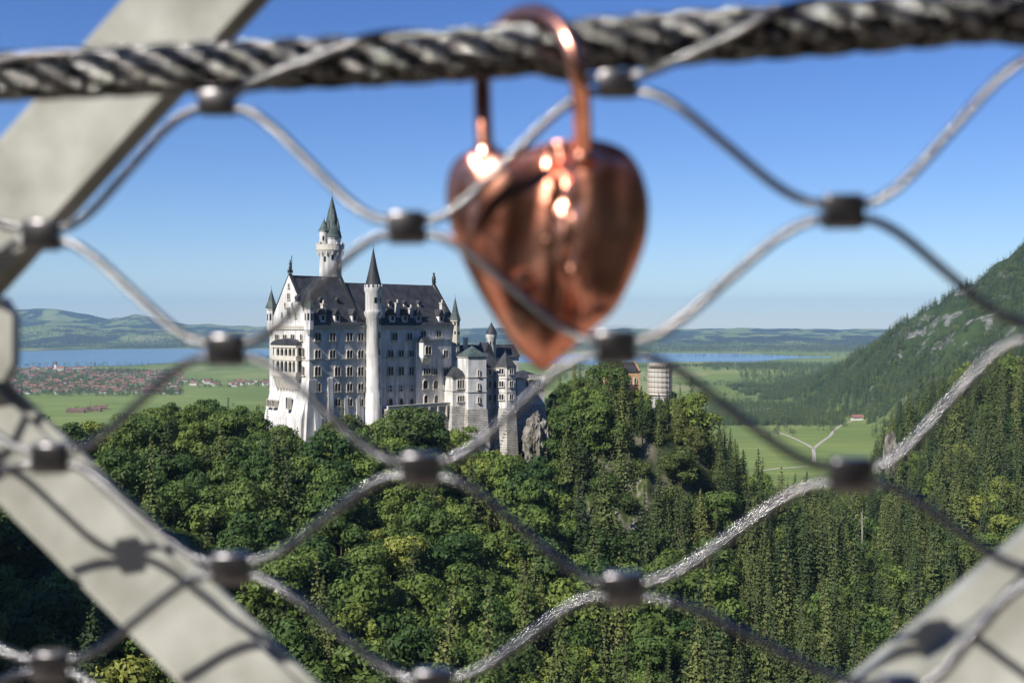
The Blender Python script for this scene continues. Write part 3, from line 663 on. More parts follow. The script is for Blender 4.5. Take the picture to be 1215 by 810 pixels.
def behind_wing():
    f = LF; s = 420 / F
    X = (583 - CX) * s; root = empty('courtyard_tower', (X, 420, 0)); tag(root, 'small round white tower with dark conical roof beside the edge of the copper heart', 'tower')
    zz = lambda py: -(py - HY) * s
    m = MB(); m.prof(0, 0, [(1.8, -40), (1.8, zz(402)), (2.15, zz(400)), (2.15, zz(396))], 16); m.build('shaft', M['wall'], root, True)
    m = MB(); m.prof(0, 0, [(2.35, zz(396)), (1.2, zz(389)), (.05, zz(382)), (.03, zz(379))], 16); m.build('roof', M['slate'], root, True, 50)
    m = MB()
    for a in (-60, -100, -140): m.T = Matrix.Rotation(R(a), 4, 'Z'); m.box(1.5, 1.83, -.25, .25, zz(409), zz(405))
    m.build('pane', M['glass'], root)
    root = empty('courtyard_house', ((582 - CX) * s, 422, 0), R(30)); tag(root, 'courtyard house with grey gabled roofs and tall chimney showing above the lower castle wing', 'house')
    m = MB(); m.box(-12, 12, -1, 9, -40, zz(424)); m.build('wall', M['wall'], root)
    m = MB(); m.gable_x(-12.5, 12.5, -1.6, 9.6, zz(424) + .01, zz(409)); m.gable_y(-5.5, -.5, -4, 3, zz(424) + .2, zz(406)); m.build('roof', M['slate'], root)
    m = MB(); m.box(-10.6, -9.3, 1, 2.6, zz(424), zz(402)); m.box(-10.8, -9.1, .8, 2.8, zz(402), zz(400.5)); m.build('chimney', M['trim'], root)
behind_wing()

def gatehouse():
    Y = 440; s = Y / F; zz = lambda py: -(py - HY) * s
    root = empty('gatehouse', ((746 - CX) * s, Y, 0), R(20)); tag(root, 'peach coloured gatehouse with stepped gable peeping out between trees', 'gatehouse')
    m = MB(); m.box(-7, 5, 0, 9, -45, zz(441)); m.build('wall', M['brick'], root)
    m = MB(); m.gable_x(-7.4, 5.4, -.4, 9.4, zz(441) + .01, zz(430)); m.build('roof', M['slate'], root)
    m = MB()
    for k in range(5): m.box(4.6, 5.1, k * .95, 9 - k * .95, zz(441) + k * .8, zz(441) + (k + 1) * .8 + .25)
    m.build('stepped_gable', M['brick'], root)
    for x in (-5, -2.4, .2, 2.8): window(root, 'window', x, 0, zz(455), 1, .9, 2.2)
    root = empty('round_gate_tower', ((783 - CX) * s, Y, 0)); tag(root, 'round gate tower wrapped in scaffolding and pale sheeting', 'tower')
    m = MB(); m.prof(0, 0, [(4.0, -50), (4.0, zz(434)), (4.3, zz(433.5)), (4.3, zz(430))], 24); m.build('wall', M['trim'], root, True)
    m = MB()
    for k in range(8):
        z_ = zz(434.5) - k * 2.0; m.prof(0, 0, [(4.15, z_), (5.0, z_), (5.0, z_ + .12), (4.15, z_ + .12)], 24, cap=False)
    m.build('scaffold_deck', M['wood_wall'], root)
    m = MB()
    for k in range(20): a = 2 * math.pi * k / 20; m.prof(4.95 * math.cos(a), 4.95 * math.sin(a), [(.06, -45), (.06, zz(431))], 5)
    for k in range(17):
        z_ = zz(434.5) - k * 1.0 + .9; m.prof(0, 0, [(4.98, z_), (5.04, z_), (5.04, z_ + .07), (4.98, z_ + .07)], 20, cap=False)
    m.build('scaffold_pole', M['trim'], root)
    m = MB(); m.prof(0, 0, [(4.7, zz(468)), (4.7, zz(437))], 24, cap=False); m.build('sheeting', M['plaster'], root, True)
    root = empty('outer_bailey_wall', ((768 - CX) * 432 / F, 432, 0), R(12)); tag(root, 'pale curtain wall at the foot of the scaffolded round tower', 'wall')
    m = MB(); m.box(-6, 7, 0, 1.6, -50, -(472 - HY) * 432 / F); m.box(-6.2, 7.2, -.15, 1.8, -(472 - HY) * 432 / F, -(472 - HY) * 432 / F + .3); m.build('masonry', M['wall'], root)
    for x in (-4, 0, 4): window(root, 'window', x, 0, -(485 - HY) * 432 / F, 1, 1, 2)
gatehouse()

# ------------------------------------------------------------------ rocks
def rock(px, py, Y, wx, wy, wz, label, seed, name='rock_outcrop', sharp=1.0):
    bm = bmesh.new(); bmesh.ops.create_icosphere(bm, subdivisions=5, radius=1)
    for v in bm.verts:
        p = v.co; q = Vector((p.x * 2.2 + seed, p.y * 2.2, p.z * 1.4))
        from mathutils import noise as mn
        d = .28 * mn.fractal(q, .8, 2.2, 6) + .16 * abs(mn.noise(q * 2.7)) + .07 * mn.cell(q * 3.5)
        s = 1 + d * sharp
        v.co = Vector((p.x * wx * s, p.y * wy * s, p.z * wz * (1 + .5 * d)))
    me = bpy.data.meshes.new(name); bm.to_mesh(me); bm.free(); me.materials.append(M['rock'])
    o = link(name, me); o.location = W(px, py, Y); tag(o, label, 'rock'); return o
rock(637, 527, 384, 4.3, 8, 10.5, 'sheer grey rock face under the right end of the lower castle wing', 1)
rock(1057, 540, 545, 3.2, 4, 11, 'slender grey rock pinnacle on the right-hand wooded slope', 33, 'rock_pinnacle')

# ------------------------------------------------------------------ trees
def crown_deciduous(seed, n=3600, R0=5.2, H0=11):
    g = np.random.default_rng(seed); lumps = []
    for i in range(30):
        a = g.uniform(0, 2*np.pi); t = g.uniform(-.85, 1) ; rr = np.sqrt(max(0, 1 - (t * .92) ** 2)) * g.uniform(.45, .88)
        lumps.append((np.cos(a)*rr*R0, np.sin(a)*rr*R0, H0*.55 + t*H0*.46, g.uniform(1.15, 2.5) * (1.0 if t > -.3 else .8)))
    L = np.array(lumps); wgt = L[:, 3]**2; k = g.choice(len(L), n, p=wgt/wgt.sum())
    d = g.normal(size=(n, 3)); d /= np.linalg.norm(d, axis=1)[:, None]; d[:, 2] = np.where(g.random(n) < .65, abs(d[:, 2]), d[:, 2])
    c_ = L[k, :3] + d * L[k, 3][:, None] * g.uniform(.7, 1.08, n)[:, None] * np.array([1, 1, .8])
    nrm = d + g.normal(scale=.30, size=(n, 3)); nrm /= np.linalg.norm(nrm, axis=1)[:, None]
    return leaves(c_, nrm, g.uniform(.24, .46, n), g)
def leaves(c_, nrm, s, g, aspect=1.0):
    n = len(c_); t = np.cross(nrm, g.normal(size=(n, 3))); t /= np.linalg.norm(t, axis=1)[:, None] + 1e-9; b = np.cross(nrm, t)
    s = s[:, None]; q = [c_ + t*s, c_ + b*s*.62*aspect, c_ - t*s, c_ - b*s*.62*aspect]
    v = np.stack(q, 1) + g.normal(scale=.04, size=(n, 4, 3))
    return v.reshape(-1, 3), np.arange(4*n).reshape(n, 4)
def crown_conifer(seed, H0=22, R0=3.6, n_wh=30, lo=.1, ragged=.25, per=44):
    g = np.random.default_rng(seed); C_, N_, S_l = [], [], []
    for i in range(n_wh):
        t = i / (n_wh - 1); z = H0 * (lo + (1 - lo) * t); rad = R0 * (1 - t) ** .8 * (1 + g.uniform(-ragged, ragged)) + .12
        if t < .12: rad *= .7 + 2.4 * t
        nb = int(6 + 4 * (1 - t)); a0 = g.uniform(0, 6.28)
        for b in range(nb):
            a = a0 + b * 2*np.pi/nb + g.uniform(-.25, .25); rb = rad * g.uniform(.7, 1.15); m = max(3, int(per * rb / R0 / 3.2))
            for j in range(m):
                q = (j + g.uniform(.2, 1)) / m; rr = rb * q; spread = .42 * rr * g.uniform(-1, 1)
                dz = -.34 * rr + .16 * rb * q*q + g.normal(scale=.12)
                C_.append((np.cos(a)*rr - np.sin(a)*spread, np.sin(a)*rr + np.cos(a)*spread, z + dz))
                N_.append((np.cos(a)*.75 + g.normal(scale=.35), np.sin(a)*.75 + g.normal(scale=.35), .8)); S_l.append(g.uniform(.24, .5) * (.55 + .45*(1-t)))
    N_ = np.array(N_); N_ /= np.linalg.norm(N_, axis=1)[:, None]
    return leaves(np.array(C_), N_, np.array(S_l), g, 1.1)
def trunk_mesh(name, h, r, m='bark', limbs=0, seed=0):
    g = random.Random(seed); mb = MB(); mb.prof(0, 0, [(r*1.35, -1.5), (r, .6), (r*.75, h*.5), (r*.1, h)], 8)
    for k in range(limbs):
        a = g.uniform(0, 6.28); z0 = h * g.uniform(.3, .75); L = g.uniform(1.5, 3.6); e = Vector((math.cos(a)*L, math.sin(a)*L, z0 + L*.8))
        p = [(0, 0, z0 - .12), (0.1*math.sin(a), -.1*math.cos(a), z0 + .1), (-.1*math.sin(a), .1*math.cos(a), z0 + .1)]
        q = [(e.x, e.y, e.z), (e.x + .04, e.y, e.z + .04), (e.x - .04, e.y, e.z + .04)]
        mb.extr(p, q)
    me0 = mb.build(name, M[m]); me = me0.data; bpy.data.objects.remove(me0); return me
DEC = []; CON = []
for s in range(5):
    v, f = crown_deciduous(100 + s, 3800, 5.0 + .3*s, 11 + (s % 3)*1.2)
    DEC.append((mesh_np('broadleaf_crown', v, f, [M['leaf']]), trunk_mesh('broadleaf_trunk', 9, .32, limbs=6, seed=s)))
for s in range(8):
    v, f = crown_conifer(200 + s, 22, (3.3, 4.2, 3.7, 2.7, 4.6, 3.2, 3.9, 2.9)[s], (30, 26, 32, 28, 24, 34, 22, 30)[s], (.08, .14, .05, .2, .1, .3, .12, .06)[s], (.2, .3, .15, .45, .35, .3, .5, .25)[s], (46, 40, 52, 38, 44, 42, 34, 50)[s])
    if s in (3, 6):                                   # broken top
        ok_ = v.reshape(-1, 4, 3)[:, :, 2].max(1) < 19.2; v = v.reshape(-1, 4, 3)[ok_].reshape(-1, 3); f = np.arange(len(v)).reshape(-1, 4)
    CON.append((mesh_np('conifer_crown', v, f, [M['needle']]), trunk_mesh('conifer_trunk', 21.5, .3, seed=s)))
v, f = crown_deciduous(300, 1200, 2.4, 4.2); SCR = mesh_np('scrub_crown', v * np.array([1, 1, .9]), f, [M['scrub']])
v, f = crown_deciduous(301, 2600, 4.0, 9.5); LIGHT = mesh_np('light_crown', v, f, [M['scrub']])
v, f = crown_conifer(310, 20, 3.2, 15, .05, .2, 20); CONLO = mesh_np('conifer_far', v * 1.0, f, [M['needle']])
v, f = crown_deciduous(311, 500, 5, 10); v = v; DECLO = mesh_np('broadleaf_far', v, f, [M['leaf']])

def make_tree(name, crown, trunk, loc, sc, rz, label, cat, group):
    o = bpy.data.objects.new(name, None); C.objects.link(o); o.location = loc; o.rotation_euler = (random.gauss(0, .035), random.gauss(0, .035), rz); o.scale = (sc * random.uniform(.92, 1.08), sc * random.uniform(.92, 1.08), sc)
    cr = bpy.data.objects.new('crown', crown); C.objects.link(cr); cr.parent = o
    if trunk: tk = bpy.data.objects.new('trunk', trunk); C.objects.link(tk); tk.parent = o
    tag(o, label, cat, group); return o

def proj(x, y, z): return CX + F * x / y, HY - F * z / y
def scatter(n, seed, x0, x1, y0, y1, mind):
    g = np.random.default_rng(seed); gx = np.arange(x0, x1, mind); gy = np.arange(y0, y1, mind)
    X, Y = np.meshgrid(gx, gy); X = X + (np.arange(X.shape[0]) % 2)[:, None] * mind * .5
    X = X + g.uniform(-.33, .33, X.shape) * mind; Y = Y + g.uniform(-.33, .33, Y.shape) * mind
    return X.ravel(), Y.ravel()
X, Y = scatter(0, 3, -240, 400, 135, 800, 8.4)
Z = H(X, Y); px, py = proj(X, Y, Z)
keep = (px > -90) & (px < 1305) & (py < 960) & (Z > -177) & ~((px > 685) & (px < 815) & (py > 555) & (py < 690) & (Y > 310) & (np.random.default_rng(8).random(len(X)) < .18))
X, Y, Z, px, py = [a[keep] for a in (X, Y, Z, px, py)]
g = np.random.default_rng(21)
# castle footprint and cleared places
def infoot(x, y):
    bad = np.zeros(x.shape, bool)
    for f, u0, u1, v0, v1 in ((PF, -5, 66, -8, 27), (LF, -3, 36, -7, 30)):
        dx, dy = x - f.O[0], y - f.O[1]; u = dx*f.a[0] + dy*f.a[1]; v_ = dx*f.b[0] + dy*f.b[1]
        bad |= (u > u0) & (u < u1) & (v_ > v0) & (v_ < v1)
    bad |= np.hypot(x - (783-CX)/F*440, y - 440) < 8
    bad |= np.hypot(x - (746-CX)/F*440, y - 445) < 11
    return bad
ok = ~infoot(X, Y); X, Y, Z, px, py = [a[ok] for a in (X, Y, Z, px, py)]
# sight line caps : highest screen row (photo px) a tree top may reach at each column
CAPX = [-90, 60, 100, 150, 200, 260, 300, 320, 345, 362, 378, 395, 405, 425, 440, 462, 480, 505, 522, 535, 548, 560, 585, 600, 625, 640, 655, 668, 700, 735, 752, 763, 800, 815, 850, 900, 925, 960, 1030, 1045, 1062, 1080, 1160, 1215, 1305]
CAPY = [500, 505, 512, 497, 489, 482, 474, 490, 520, 535, 508, 470, 480, 500, 508, 494, 486, 489, 508, 520, 505, 520, 545, 535, 545, 520, 470, 445, 436, 430, 448, 470, 472, 458, 500, 545, 562, 560, 552, 500, 462, 446, 425, 398, 380]
cap = np.interp(px, CAPX, CAPY)
kind = np.zeros(len(X), int)        # 0 broadleaf 1 conifer 2 scrub 3 light broadleaf
u = g.random(len(X)); nz = noise(X, Y, 60, 3, 5)
conp = np.where(px < 560, .10, np.where(px < 690, .28, .5)) + np.where((px > 900), .32, 0) + .3 * nz
conp = np.where((px < 200) & (Y < 300), .25, conp)
conp = np.where((px > 640) & (px < 700) & (py < 600), .75, conp)
conp = np.where((px > 820) & (px < 920), .78, conp); conp = np.where((px > 655) & (px < 820) & (py < 560), .72 + .2 * nz, conp)
kind[u < conp] = 1
scr = (px > 690) & (px < 830) & (py > 560) & (py < 690) & (Y > 310)
kind[scr] = np.where(u[scr] < .15, 1, np.where(u[scr] < .8, 2, 3))
lt = (kind == 0) & (g.random(len(X)) < .10); kind[lt] = 3
sc = np.where(kind == 1, g.uniform(.7, 1.75, len(X)) ** 1.0, g.uniform(.95, 1.75, len(X)))
sc = np.where(kind == 2, g.uniform(.8, 1.7, len(X)), sc)
hh = np.where(kind == 1, 22, np.where(kind == 2, 4.4, 12.5))
topz = -(cap - HY) / F * Y
maxs = (topz + g.normal(scale=1.0, size=len(X)) * np.where(px > 655, 2.4, 1.0) - Z) / hh
front = np.ones(len(X), bool)
sc = np.minimum(sc, maxs)
# where a conifer does not fit below its sight line take a low broadleaf instead
sw = (kind == 1) & (sc < .4); kind[sw] = 0; hh[sw] = 12.5; sc[sw] = np.minimum(maxs[sw] * 22 / 12.5, .95)
ok = sc > .28
X, Y, Z, px, py, kind, sc, hh = [a[ok] for a in (X, Y, Z, px, py, kind, sc, hh)]
# which ones can be seen : canopy horizon marched outwards in each image column
pyt = HY - F * (Z + hh*sc) / Y; wpx = np.where(kind == 1, 3.6, 5.2) * sc * F / Y
order = np.argsort(Y); horizon = np.full(1500, 2000.0); vis = np.zeros(len(X))
for i in order:
    a = int(max(0, px[i] - wpx[i]*.7 + 150)); b = int(min(1499, px[i] + wpx[i]*.7 + 151))
    seg = np.minimum(horizon[a:b], 830); d = np.clip(seg - pyt[i], 0, None)
    if px[i] > -20 and px[i] < 1235: vis[i] = d.sum() if len(d) else 0
    shoulder = pyt[i] + (.35 if kind[i] != 1 else .5) * hh[i]*sc[i]*F/Y[i]
    horizon[a:b] = np.minimum(horizon[a:b], shoulder)
def where_words(p, q, y):
    if p < 120: return 'in the shaded bottom left corner' if q > 600 else 'on the far left ridge'
    if q < 545 and p < 335: return 'along the ridge left of the white gable'
    if p < 345: return 'on the slope right of the lower-left strut'
    if q < 560 and p < 560: return 'at the foot of the palace'
    if p < 560: return 'on the slope below the palace' if q < 690 else 'at the bottom centre-left'
    if p < 690: return 'below the masonry base of the castle wing' if q < 680 else 'at the bottom centre'
    if p < 835: return 'on the rocky spur right of the castle' if q < 680 else 'at the bottom below the rocky spur'
    if p < 925: return 'on the right shoulder of the spur' if q < 640 else 'in the dip right of the spur'
    if y > 430: return 'on the upper right-hand slope'
    return 'on the lower right-hand slope'
NAMES = {0: ('broadleaf_tree', 'rounded mid-green broadleaf tree', 'tree'), 1: ('conifer_tree', 'tall pointed dark green conifer', 'conifer'),
         2: ('shrub', 'low yellowish green shrub', 'shrub'), 3: ('pale_broadleaf_tree', 'lighter yellow-green broadleaf tree', 'tree')}
rest = []
for k in range(4):
    idx = np.where(kind == k)[0]; idx = idx[np.argsort(-vis[idx])]
    for n_i, i in enumerate(idx):
        if n_i < 298 and vis[i] > 40:
            nm, lb, cat = NAMES[k]; ww = where_words(px[i], pyt[i], Y[i])
            crown, tk = (DEC if k == 0 else CON)[random.randrange(5 if k == 0 else 8)] if k < 2 else ((SCR, None) if k == 2 else (LIGHT, DEC[0][1]))
            make_tree(nm, crown, tk, (X[i], Y[i], Z[i] - .3), sc[i], random.uniform(0, 6.28), lb + ' ' + ww, cat, lb + 's ' + ww)
        elif vis[i] > 0 or g.random() < .5: rest.append(i)
print('TREES', [(k, int((kind == k).sum()), int(((kind == k) & (vis > 40)).sum())) for k in range(4)], 'rest', len(rest))

def place(p, top, Y_, k, hgt, label, cat='tree', vi=0, wide=1.0):
    x_ = (p - CX) / F * Y_; zt_ = -(top - HY) / F * Y_
    nm = NAMES[k][0]; cr_, tk_ = (DEC[vi] if k == 0 else CON[vi] if k == 1 else (SCR, None) if k == 2 else (LIGHT, DEC[0][1]))
    base = {0: 12.8, 1: 22.5, 2: 4.6, 3: 10.2}[k]; s0 = hgt / base
    o_ = make_tree(nm, cr_, tk_, (x_, Y_, zt_ - hgt), s0, p * .37, label, cat, None); o_.scale = (s0 * wide, s0 * wide, s0); return o_
place(470, 492, 343, 0, 17, 'bushy broadleaf tree against the terrace wall, left of a wider one', vi=1, wide=1.0)
place(489, 487, 341, 3, 19, 'wide sunlit yellow-green tree in front of the castle terrace', wide=1.25)
place(507, 495, 338, 0, 16, 'darker broadleaf tree at the right end of the castle terrace', vi=3)
place(404, 472, 338, 1, 24, 'slim tree rising highest before the palace wall left of the stair tower', 'conifer', 2, .8)
place(418, 492, 334, 1, 19, 'short pointed conifer just left of the white stair tower base', 'conifer', 1, .9)
place(352, 506, 331, 1, 22, 'pointed conifer reaching up before the white gable end corner', 'conifer', 4)
place(386, 508, 333, 3, 12, 'pale young tree at the foot of the palace left of the slim tree')
# rest of the wood and far woods : instanced on points, one object each
def gn_scatter(name, pts, scl, idx, protos, label, cat):
    me = bpy.data.meshes.new(name); me.from_pydata([tuple(p) for p in pts], [], [])
    n = len(pts)
    for nm, ty, val in (('scl', 'FLOAT', np.asarray(scl, np.float32)), ('rz', 'FLOAT', np.random.default_rng(1).uniform(0, 6.28, n).astype(np.float32)), ('idx', 'INT', np.asarray(idx, np.int32))):
        at = me.attributes.new(nm, ty, 'POINT'); at.data.foreach_set('value', val)
    o = link(name, me); col = bpy.data.collections.new(name + '_sources')
    for i, p in enumerate(protos):
        q = bpy.data.objects.new('source_%02d' % i, p); col.objects.link(q)
    ng = bpy.data.node_groups.new(name, 'GeometryNodeTree')
    ng.interface.new_socket('Geometry', in_out='INPUT', socket_type='NodeSocketGeometry'); ng.interface.new_socket('Geometry', in_out='OUTPUT', socket_type='NodeSocketGeometry')
    N = ng.nodes; Lk = ng.links; gi = N.new('NodeGroupInput'); go = N.new('NodeGroupOutput')
    ip = N.new('GeometryNodeInstanceOnPoints'); ci = N.new('GeometryNodeCollectionInfo'); ci.inputs['Collection'].default_value = col
    ci.inputs['Separate Children'].default_value = True; ci.inputs['Reset Children'].default_value = True
    ip.inputs['Pick Instance'].default_value = True
    def na(nm, ty):
        a = N.new('GeometryNodeInputNamedAttribute'); a.data_type = ty; a.inputs[0].default_value = nm; return a.outputs[0]
    cb = N.new('ShaderNodeCombineXYZ'); Lk.new(na('rz', 'FLOAT'), cb.inputs[2])
    er = N.new('FunctionNodeEulerToRotation'); Lk.new(cb.outputs[0], er.inputs[0])
    Lk.new(gi.outputs[0], ip.inputs['Points']); Lk.new(ci.outputs[0], ip.inputs['Instance']); Lk.new(na('idx', 'INT'), ip.inputs['Instance Index'])
    Lk.new(er.outputs[0], ip.inputs['Rotation']); Lk.new(na('scl', 'FLOAT'), ip.inputs['Scale']); Lk.new(ip.outputs[0], go.inputs[0])
    md = o.modifiers.new('scatter', 'NODES'); md.node_group = ng
    tag(o, label, cat, kind='stuff'); return o
rest = np.array(rest)
pk = np.array([random.randrange(5) if kind[i] == 0 else 5 + random.randrange(8) if kind[i] == 1 else 13 + (kind[i] - 2) for i in rest])
gn_scatter('distant_forest', np.stack([X[rest], Y[rest], Z[rest] - .3], 1), sc[rest], pk, [m_[0] for m_ in DEC] + [m_[0] for m_ in CON] + [SCR, LIGHT], 'mixed wood filling the gaps between the nearer trees on the valley slopes', 'forest')

# mountain trees, plain woods
pts = []; scl = []; idx = []
def put(x, y, s, k): pts.append((x, y)); scl.append(s); idx.append(k)
g2 = np.random.default_rng(77)
n = 0
while n < 42000:
    x = g2.uniform(480, 1250); y = g2.uniform(1100, 3100); p = CX + F*x/y
    if p > 1240 or p < 800: continue
    up = x - 600
    dens = noise(np.array(x), np.array(y), 330, 3, 8)
    thr = -9 if up < 130 else (-.3 if up < 210 else .16)
    if p < 1075: thr = -.45
    n += 1
    if dens > thr and x > (650 if y < 2600 else 600) + 25 * float(noise(np.array(x), np.array(y), 150, 2, 1)): put(x, y, g2.uniform(.6, 1.15), 0 if g2.random() < .8 else 1)
# woods on the plain (photo px polygons projected on the ground)
def wood(p0, p1, yn, yf, n, con=.8, s=(.7, 1.1)):
    a = 1/(yn - HY); b = 1/(yf - HY)
    for _ in range(n):
        k = g2.uniform(a, b); Yg = 180*F*k; p = g2.uniform(p0, p1) + 2*g2.normal(); put((p - CX)/F*Yg, Yg + g2.normal()*12, g2.uniform(*s), 0 if g2.random() < con else 1)
wood(832, 1000, 505, 498, 650, .9, (.9, 1.3)); wood(840, 1060, 496, 480, 1500, .85, (.9, 1.25)); wood(960, 1060, 480, 462, 500); wood(1035, 1090, 520, 470, 300)
wood(905, 940, 522, 512, 14, .3); wood(965, 990, 513, 505, 10, 1)
wood(940, 1060, 470, 452, 900); wood(880, 1060, 458, 440, 1800, .9, (.8, 1.2)); wood(835, 925, 447, 436, 900, .7); wood(795, 860, 442, 437, 260, .5)
wood(800, 900, 460, 458.5, 60, .3); wood(855, 885, 471, 468, 24, .3); wood(905, 960, 459, 455, 70, .4)
wood(905, 1040, 440, 431, 900, .8); wood(640, 800, 441, 435, 500, .5); wood(640, 800, 452, 444, 160, .5)
wood(730, 1060, 423.5, 421.5, 200, .8, (1, 1.5)); wood(560, 1060, 417.6, 408, 6000, .8, (1.2, 2.0))
wood(-20, 330, 412.8, 407, 5000, .8, (1.2, 2.0)); wood(20, 330, 435, 431.5, 160, .5);  wood(235, 330, 426, 423.5, 90, .5)
wood(0, 215, 470, 440, 2600, .25, (.7, 1.25)); wood(170, 215, 468, 462, 120, .5); wood(0, 100, 462, 442, 700, .6); wood(110, 160, 444, 439, 260, .7)
for _p, _q, _r, _n in ((0, 640, 1, 0),): pass
wood(840, 1050, 478, 476.5, 60, .4); wood(800, 900, 484, 482, 90, .6); wood(835, 905, 498, 490, 160)
wood(215, 330, 460, 452, 150, .3); wood(130, 330, 500, 480, 10, .1); wood(80, 130, 489, 485, 14, .2, (.7, 1))
pts = np.array(pts); zz_ = H(pts[:, 0], pts[:, 1])
low = zz_ > -200
gn_scatter('plain_woods', np.stack([pts[:, 0], pts[:, 1], zz_ - .3], 1)[low], np.array(scl)[low], np.array(idx)[low], [CONLO, DECLO], 'dark woods on the mountain flank and across the lake plain', 'forest')

# dead trunk
o = link('dead_tree', trunk_mesh('dead_tree', 16, .32, 'snag', 7, 3)); o.location = W(1023, 650, 432); tag(o, 'bleached bare dead trunk standing among conifers on the right slope', 'dead tree')

# ------------------------------------------------------------------ plain : paths, town, farm
def strip(name, pp, wd, label=None):
    vs = []; fs = []
    q = [Vector(G(*a)) for a in pp]
    for i, p in enumerate(q):
        d = (q[min(i+1, len(q)-1)] - q[max(i-1, 0)]); d.z = 0; d.normalize(); nrm = Vector((-d.y, d.x, 0))
        for s in (-1, 1): vs.append(tuple(Vector((p.x, p.y, -179.75)) + nrm * wd / 2 * s))
    for i in range(len(q) - 1): fs.append((2*i, 2*i+1, 2*i+3, 2*i+2))
    me = bpy.data.meshes.new(name); me.from_pydata(vs, [], fs); me.materials.append(M['path']); tag(link(name, me), kind='structure')
strip('path', [(966, 548), (966, 540), (965, 532), (955, 526), (940, 519), (925, 513)], 5)
strip('path', [(965.5, 531.8), (975, 524), (985, 517), (990, 510), (1000, 503), (1012, 499)], 5)
strip('road', [(905, 558), (925, 555.5), (960, 553)], 6)
strip('road', [(800, 492), (850, 489), (900, 487), (960, 484)], 6)
def house_mesh(name, L, Wd, h, r, roof, wallm='plaster'):
    m = MB(); m.cm = 0; m.box(-L/2, L/2, -Wd/2, Wd/2, -1, h); m.cm = 1; m.gable_x(-L/2 - .6, L/2 + .6, -Wd/2 - .7, Wd/2 + .7, h + .01, h + r)
    o = m.build(name, [M[wallm], M[roof]]); me = o.data; bpy.data.objects.remove(o); return me
HM = [house_mesh('house', 13, 10, 6, 4.5, 'roof_red'), house_mesh('house', 16, 11, 6.5, 5, 'roof_brown'), house_mesh('house', 22, 12, 8, 5, 'roof_red'), house_mesh('house', 11, 10, 5, 4.5, 'roof_red')]
cols = {0: 'small red-roofed', 1: 'brown-roofed', 2: 'long red-roofed', 3: 'compact red-roofed'}
cnt = 0
while cnt < 296:
    py_ = 1/ g2.uniform(1/(470-HY), 1/(437-HY)) + HY; p = g2.uniform(5, 325)
    lo_, hi_ = (440, 452) if p > 235 else (438, 470)
    if p > 215 and not (452 < py_ < 459): continue
    if p < 215 and py_ > 468 - max(0, (p - 130)) * .02: continue
    if p > 110 and py_ < 440 : continue
    if 448 < py_ < 455 and 60 < p < 100: continue
    x, y, z = G(p, py_); k = random.randrange(4)
    o = link('house', HM[k]); o.location = (x, y, z); o.rotation_euler = (0, 0, random.choice((.3, .3 + math.pi/2)) + random.uniform(-.2, .2)); s_ = random.uniform(.75, 1.1); o.scale = (s_, s_, s_)
    side = 'near edge' if py_ > 459 else 'middle' if py_ > 449 else 'lake side'
    if p > 215: side = 'right-hand end'
    tag(o, cols[k] + ' white house at the ' + side + ' of the lakeside town', 'house', cols[k] + ' houses at the ' + side + ' of the town'); cnt += 1
def x0_(p, q): a_ = G(p, q); return np.array(a_[0]), np.array(a_[1])
ev = []; ef = []; em = []
for _ in range(650):
    py_ = 1 / g2.uniform(1/(468-HY), 1/(438-HY)) + HY; p = g2.uniform(0, 215)
    if p > 120 and py_ < 442: continue
    if noise(x0_(p, py_)[0], x0_(p, py_)[1], 260, 2, 3) > .25: continue
    me_ = HM[random.randrange(4)]; x, y, z = G(p, py_); a = random.choice((.3, .3 + math.pi/2)); s_ = random.uniform(.7, .95); b0 = len(ev)
    for v_ in me_.vertices: ev.append((x + s_*(v_.co.x*math.cos(a) - v_.co.y*math.sin(a)), y + s_*(v_.co.x*math.sin(a) + v_.co.y*math.cos(a)), z + s_*v_.co.z))
    for q_ in me_.polygons: ef.append([b0 + t_ for t_ in q_.vertices]); em.append(q_.material_index)
me = bpy.data.meshes.new('town_houses'); me.from_pydata(ev, [], ef); me.materials.append(M['plaster']); me.materials.append(M['roof_red']); me.polygons.foreach_set('material_index', em)
tag(link('town_houses', me), 'countless small houses filling the gaps of the lakeside town', 'houses', kind='stuff')
x, y, z = G(66, 441); root = empty('church', (x, y, z)); tag(root, 'white church with a spire standing above the town by the left lake', 'church')
m = MB(); m.box(-4, 4, -4, 4, -1, 28); m.build('tower', M['plaster'], root); m = MB(); m.pyr(-4.6, 4.6, -4.6, 4.6, 28.01, 46); m.build('spire', M['roof_brown'], root)
m = MB(); m.box(4.1, 34, -7, 7, -1, 13); m.build('nave', M['plaster'], root); m = MB(); m.gable_x(4.1, 35, -8, 8, 13.01, 22); m.build('roof', M['roof_red'], root)
for p, q, L, rz, lb in ((90, 489.5, 34, .2, 'leftmost long red-brown farm barn in the green meadow'), (108, 488, 40, .15, 'middle and longest farm barn in the green meadow'), (119, 486, 26, .4, 'rightmost smaller farm barn in the green meadow')):
    x, y, z = G(p, q); o = link('barn', house_mesh('barn', L, 15, 5, 4.5, 'roof_brown', 'wood_wall')); o.location = (x, y, z); o.rotation_euler = (0, 0, rz); tag(o, lb, 'barn', 'farm buildings in the left meadow')
x, y, z = G(1017, 498.5); root = empty('chalet', (x, y, z), .2); tag(root, 'red-roofed chalet at the edge of the wood above the forked path', 'house')
m = MB(); m.box(-10, 10, -6, 6, -1, 6); m.build('wall', M['plaster'], root); m = MB(); m.gable_x(-11.5, 11.5, -7.5, 7.5, 6.01, 11); m.build('roof', M['roof_red'], root)
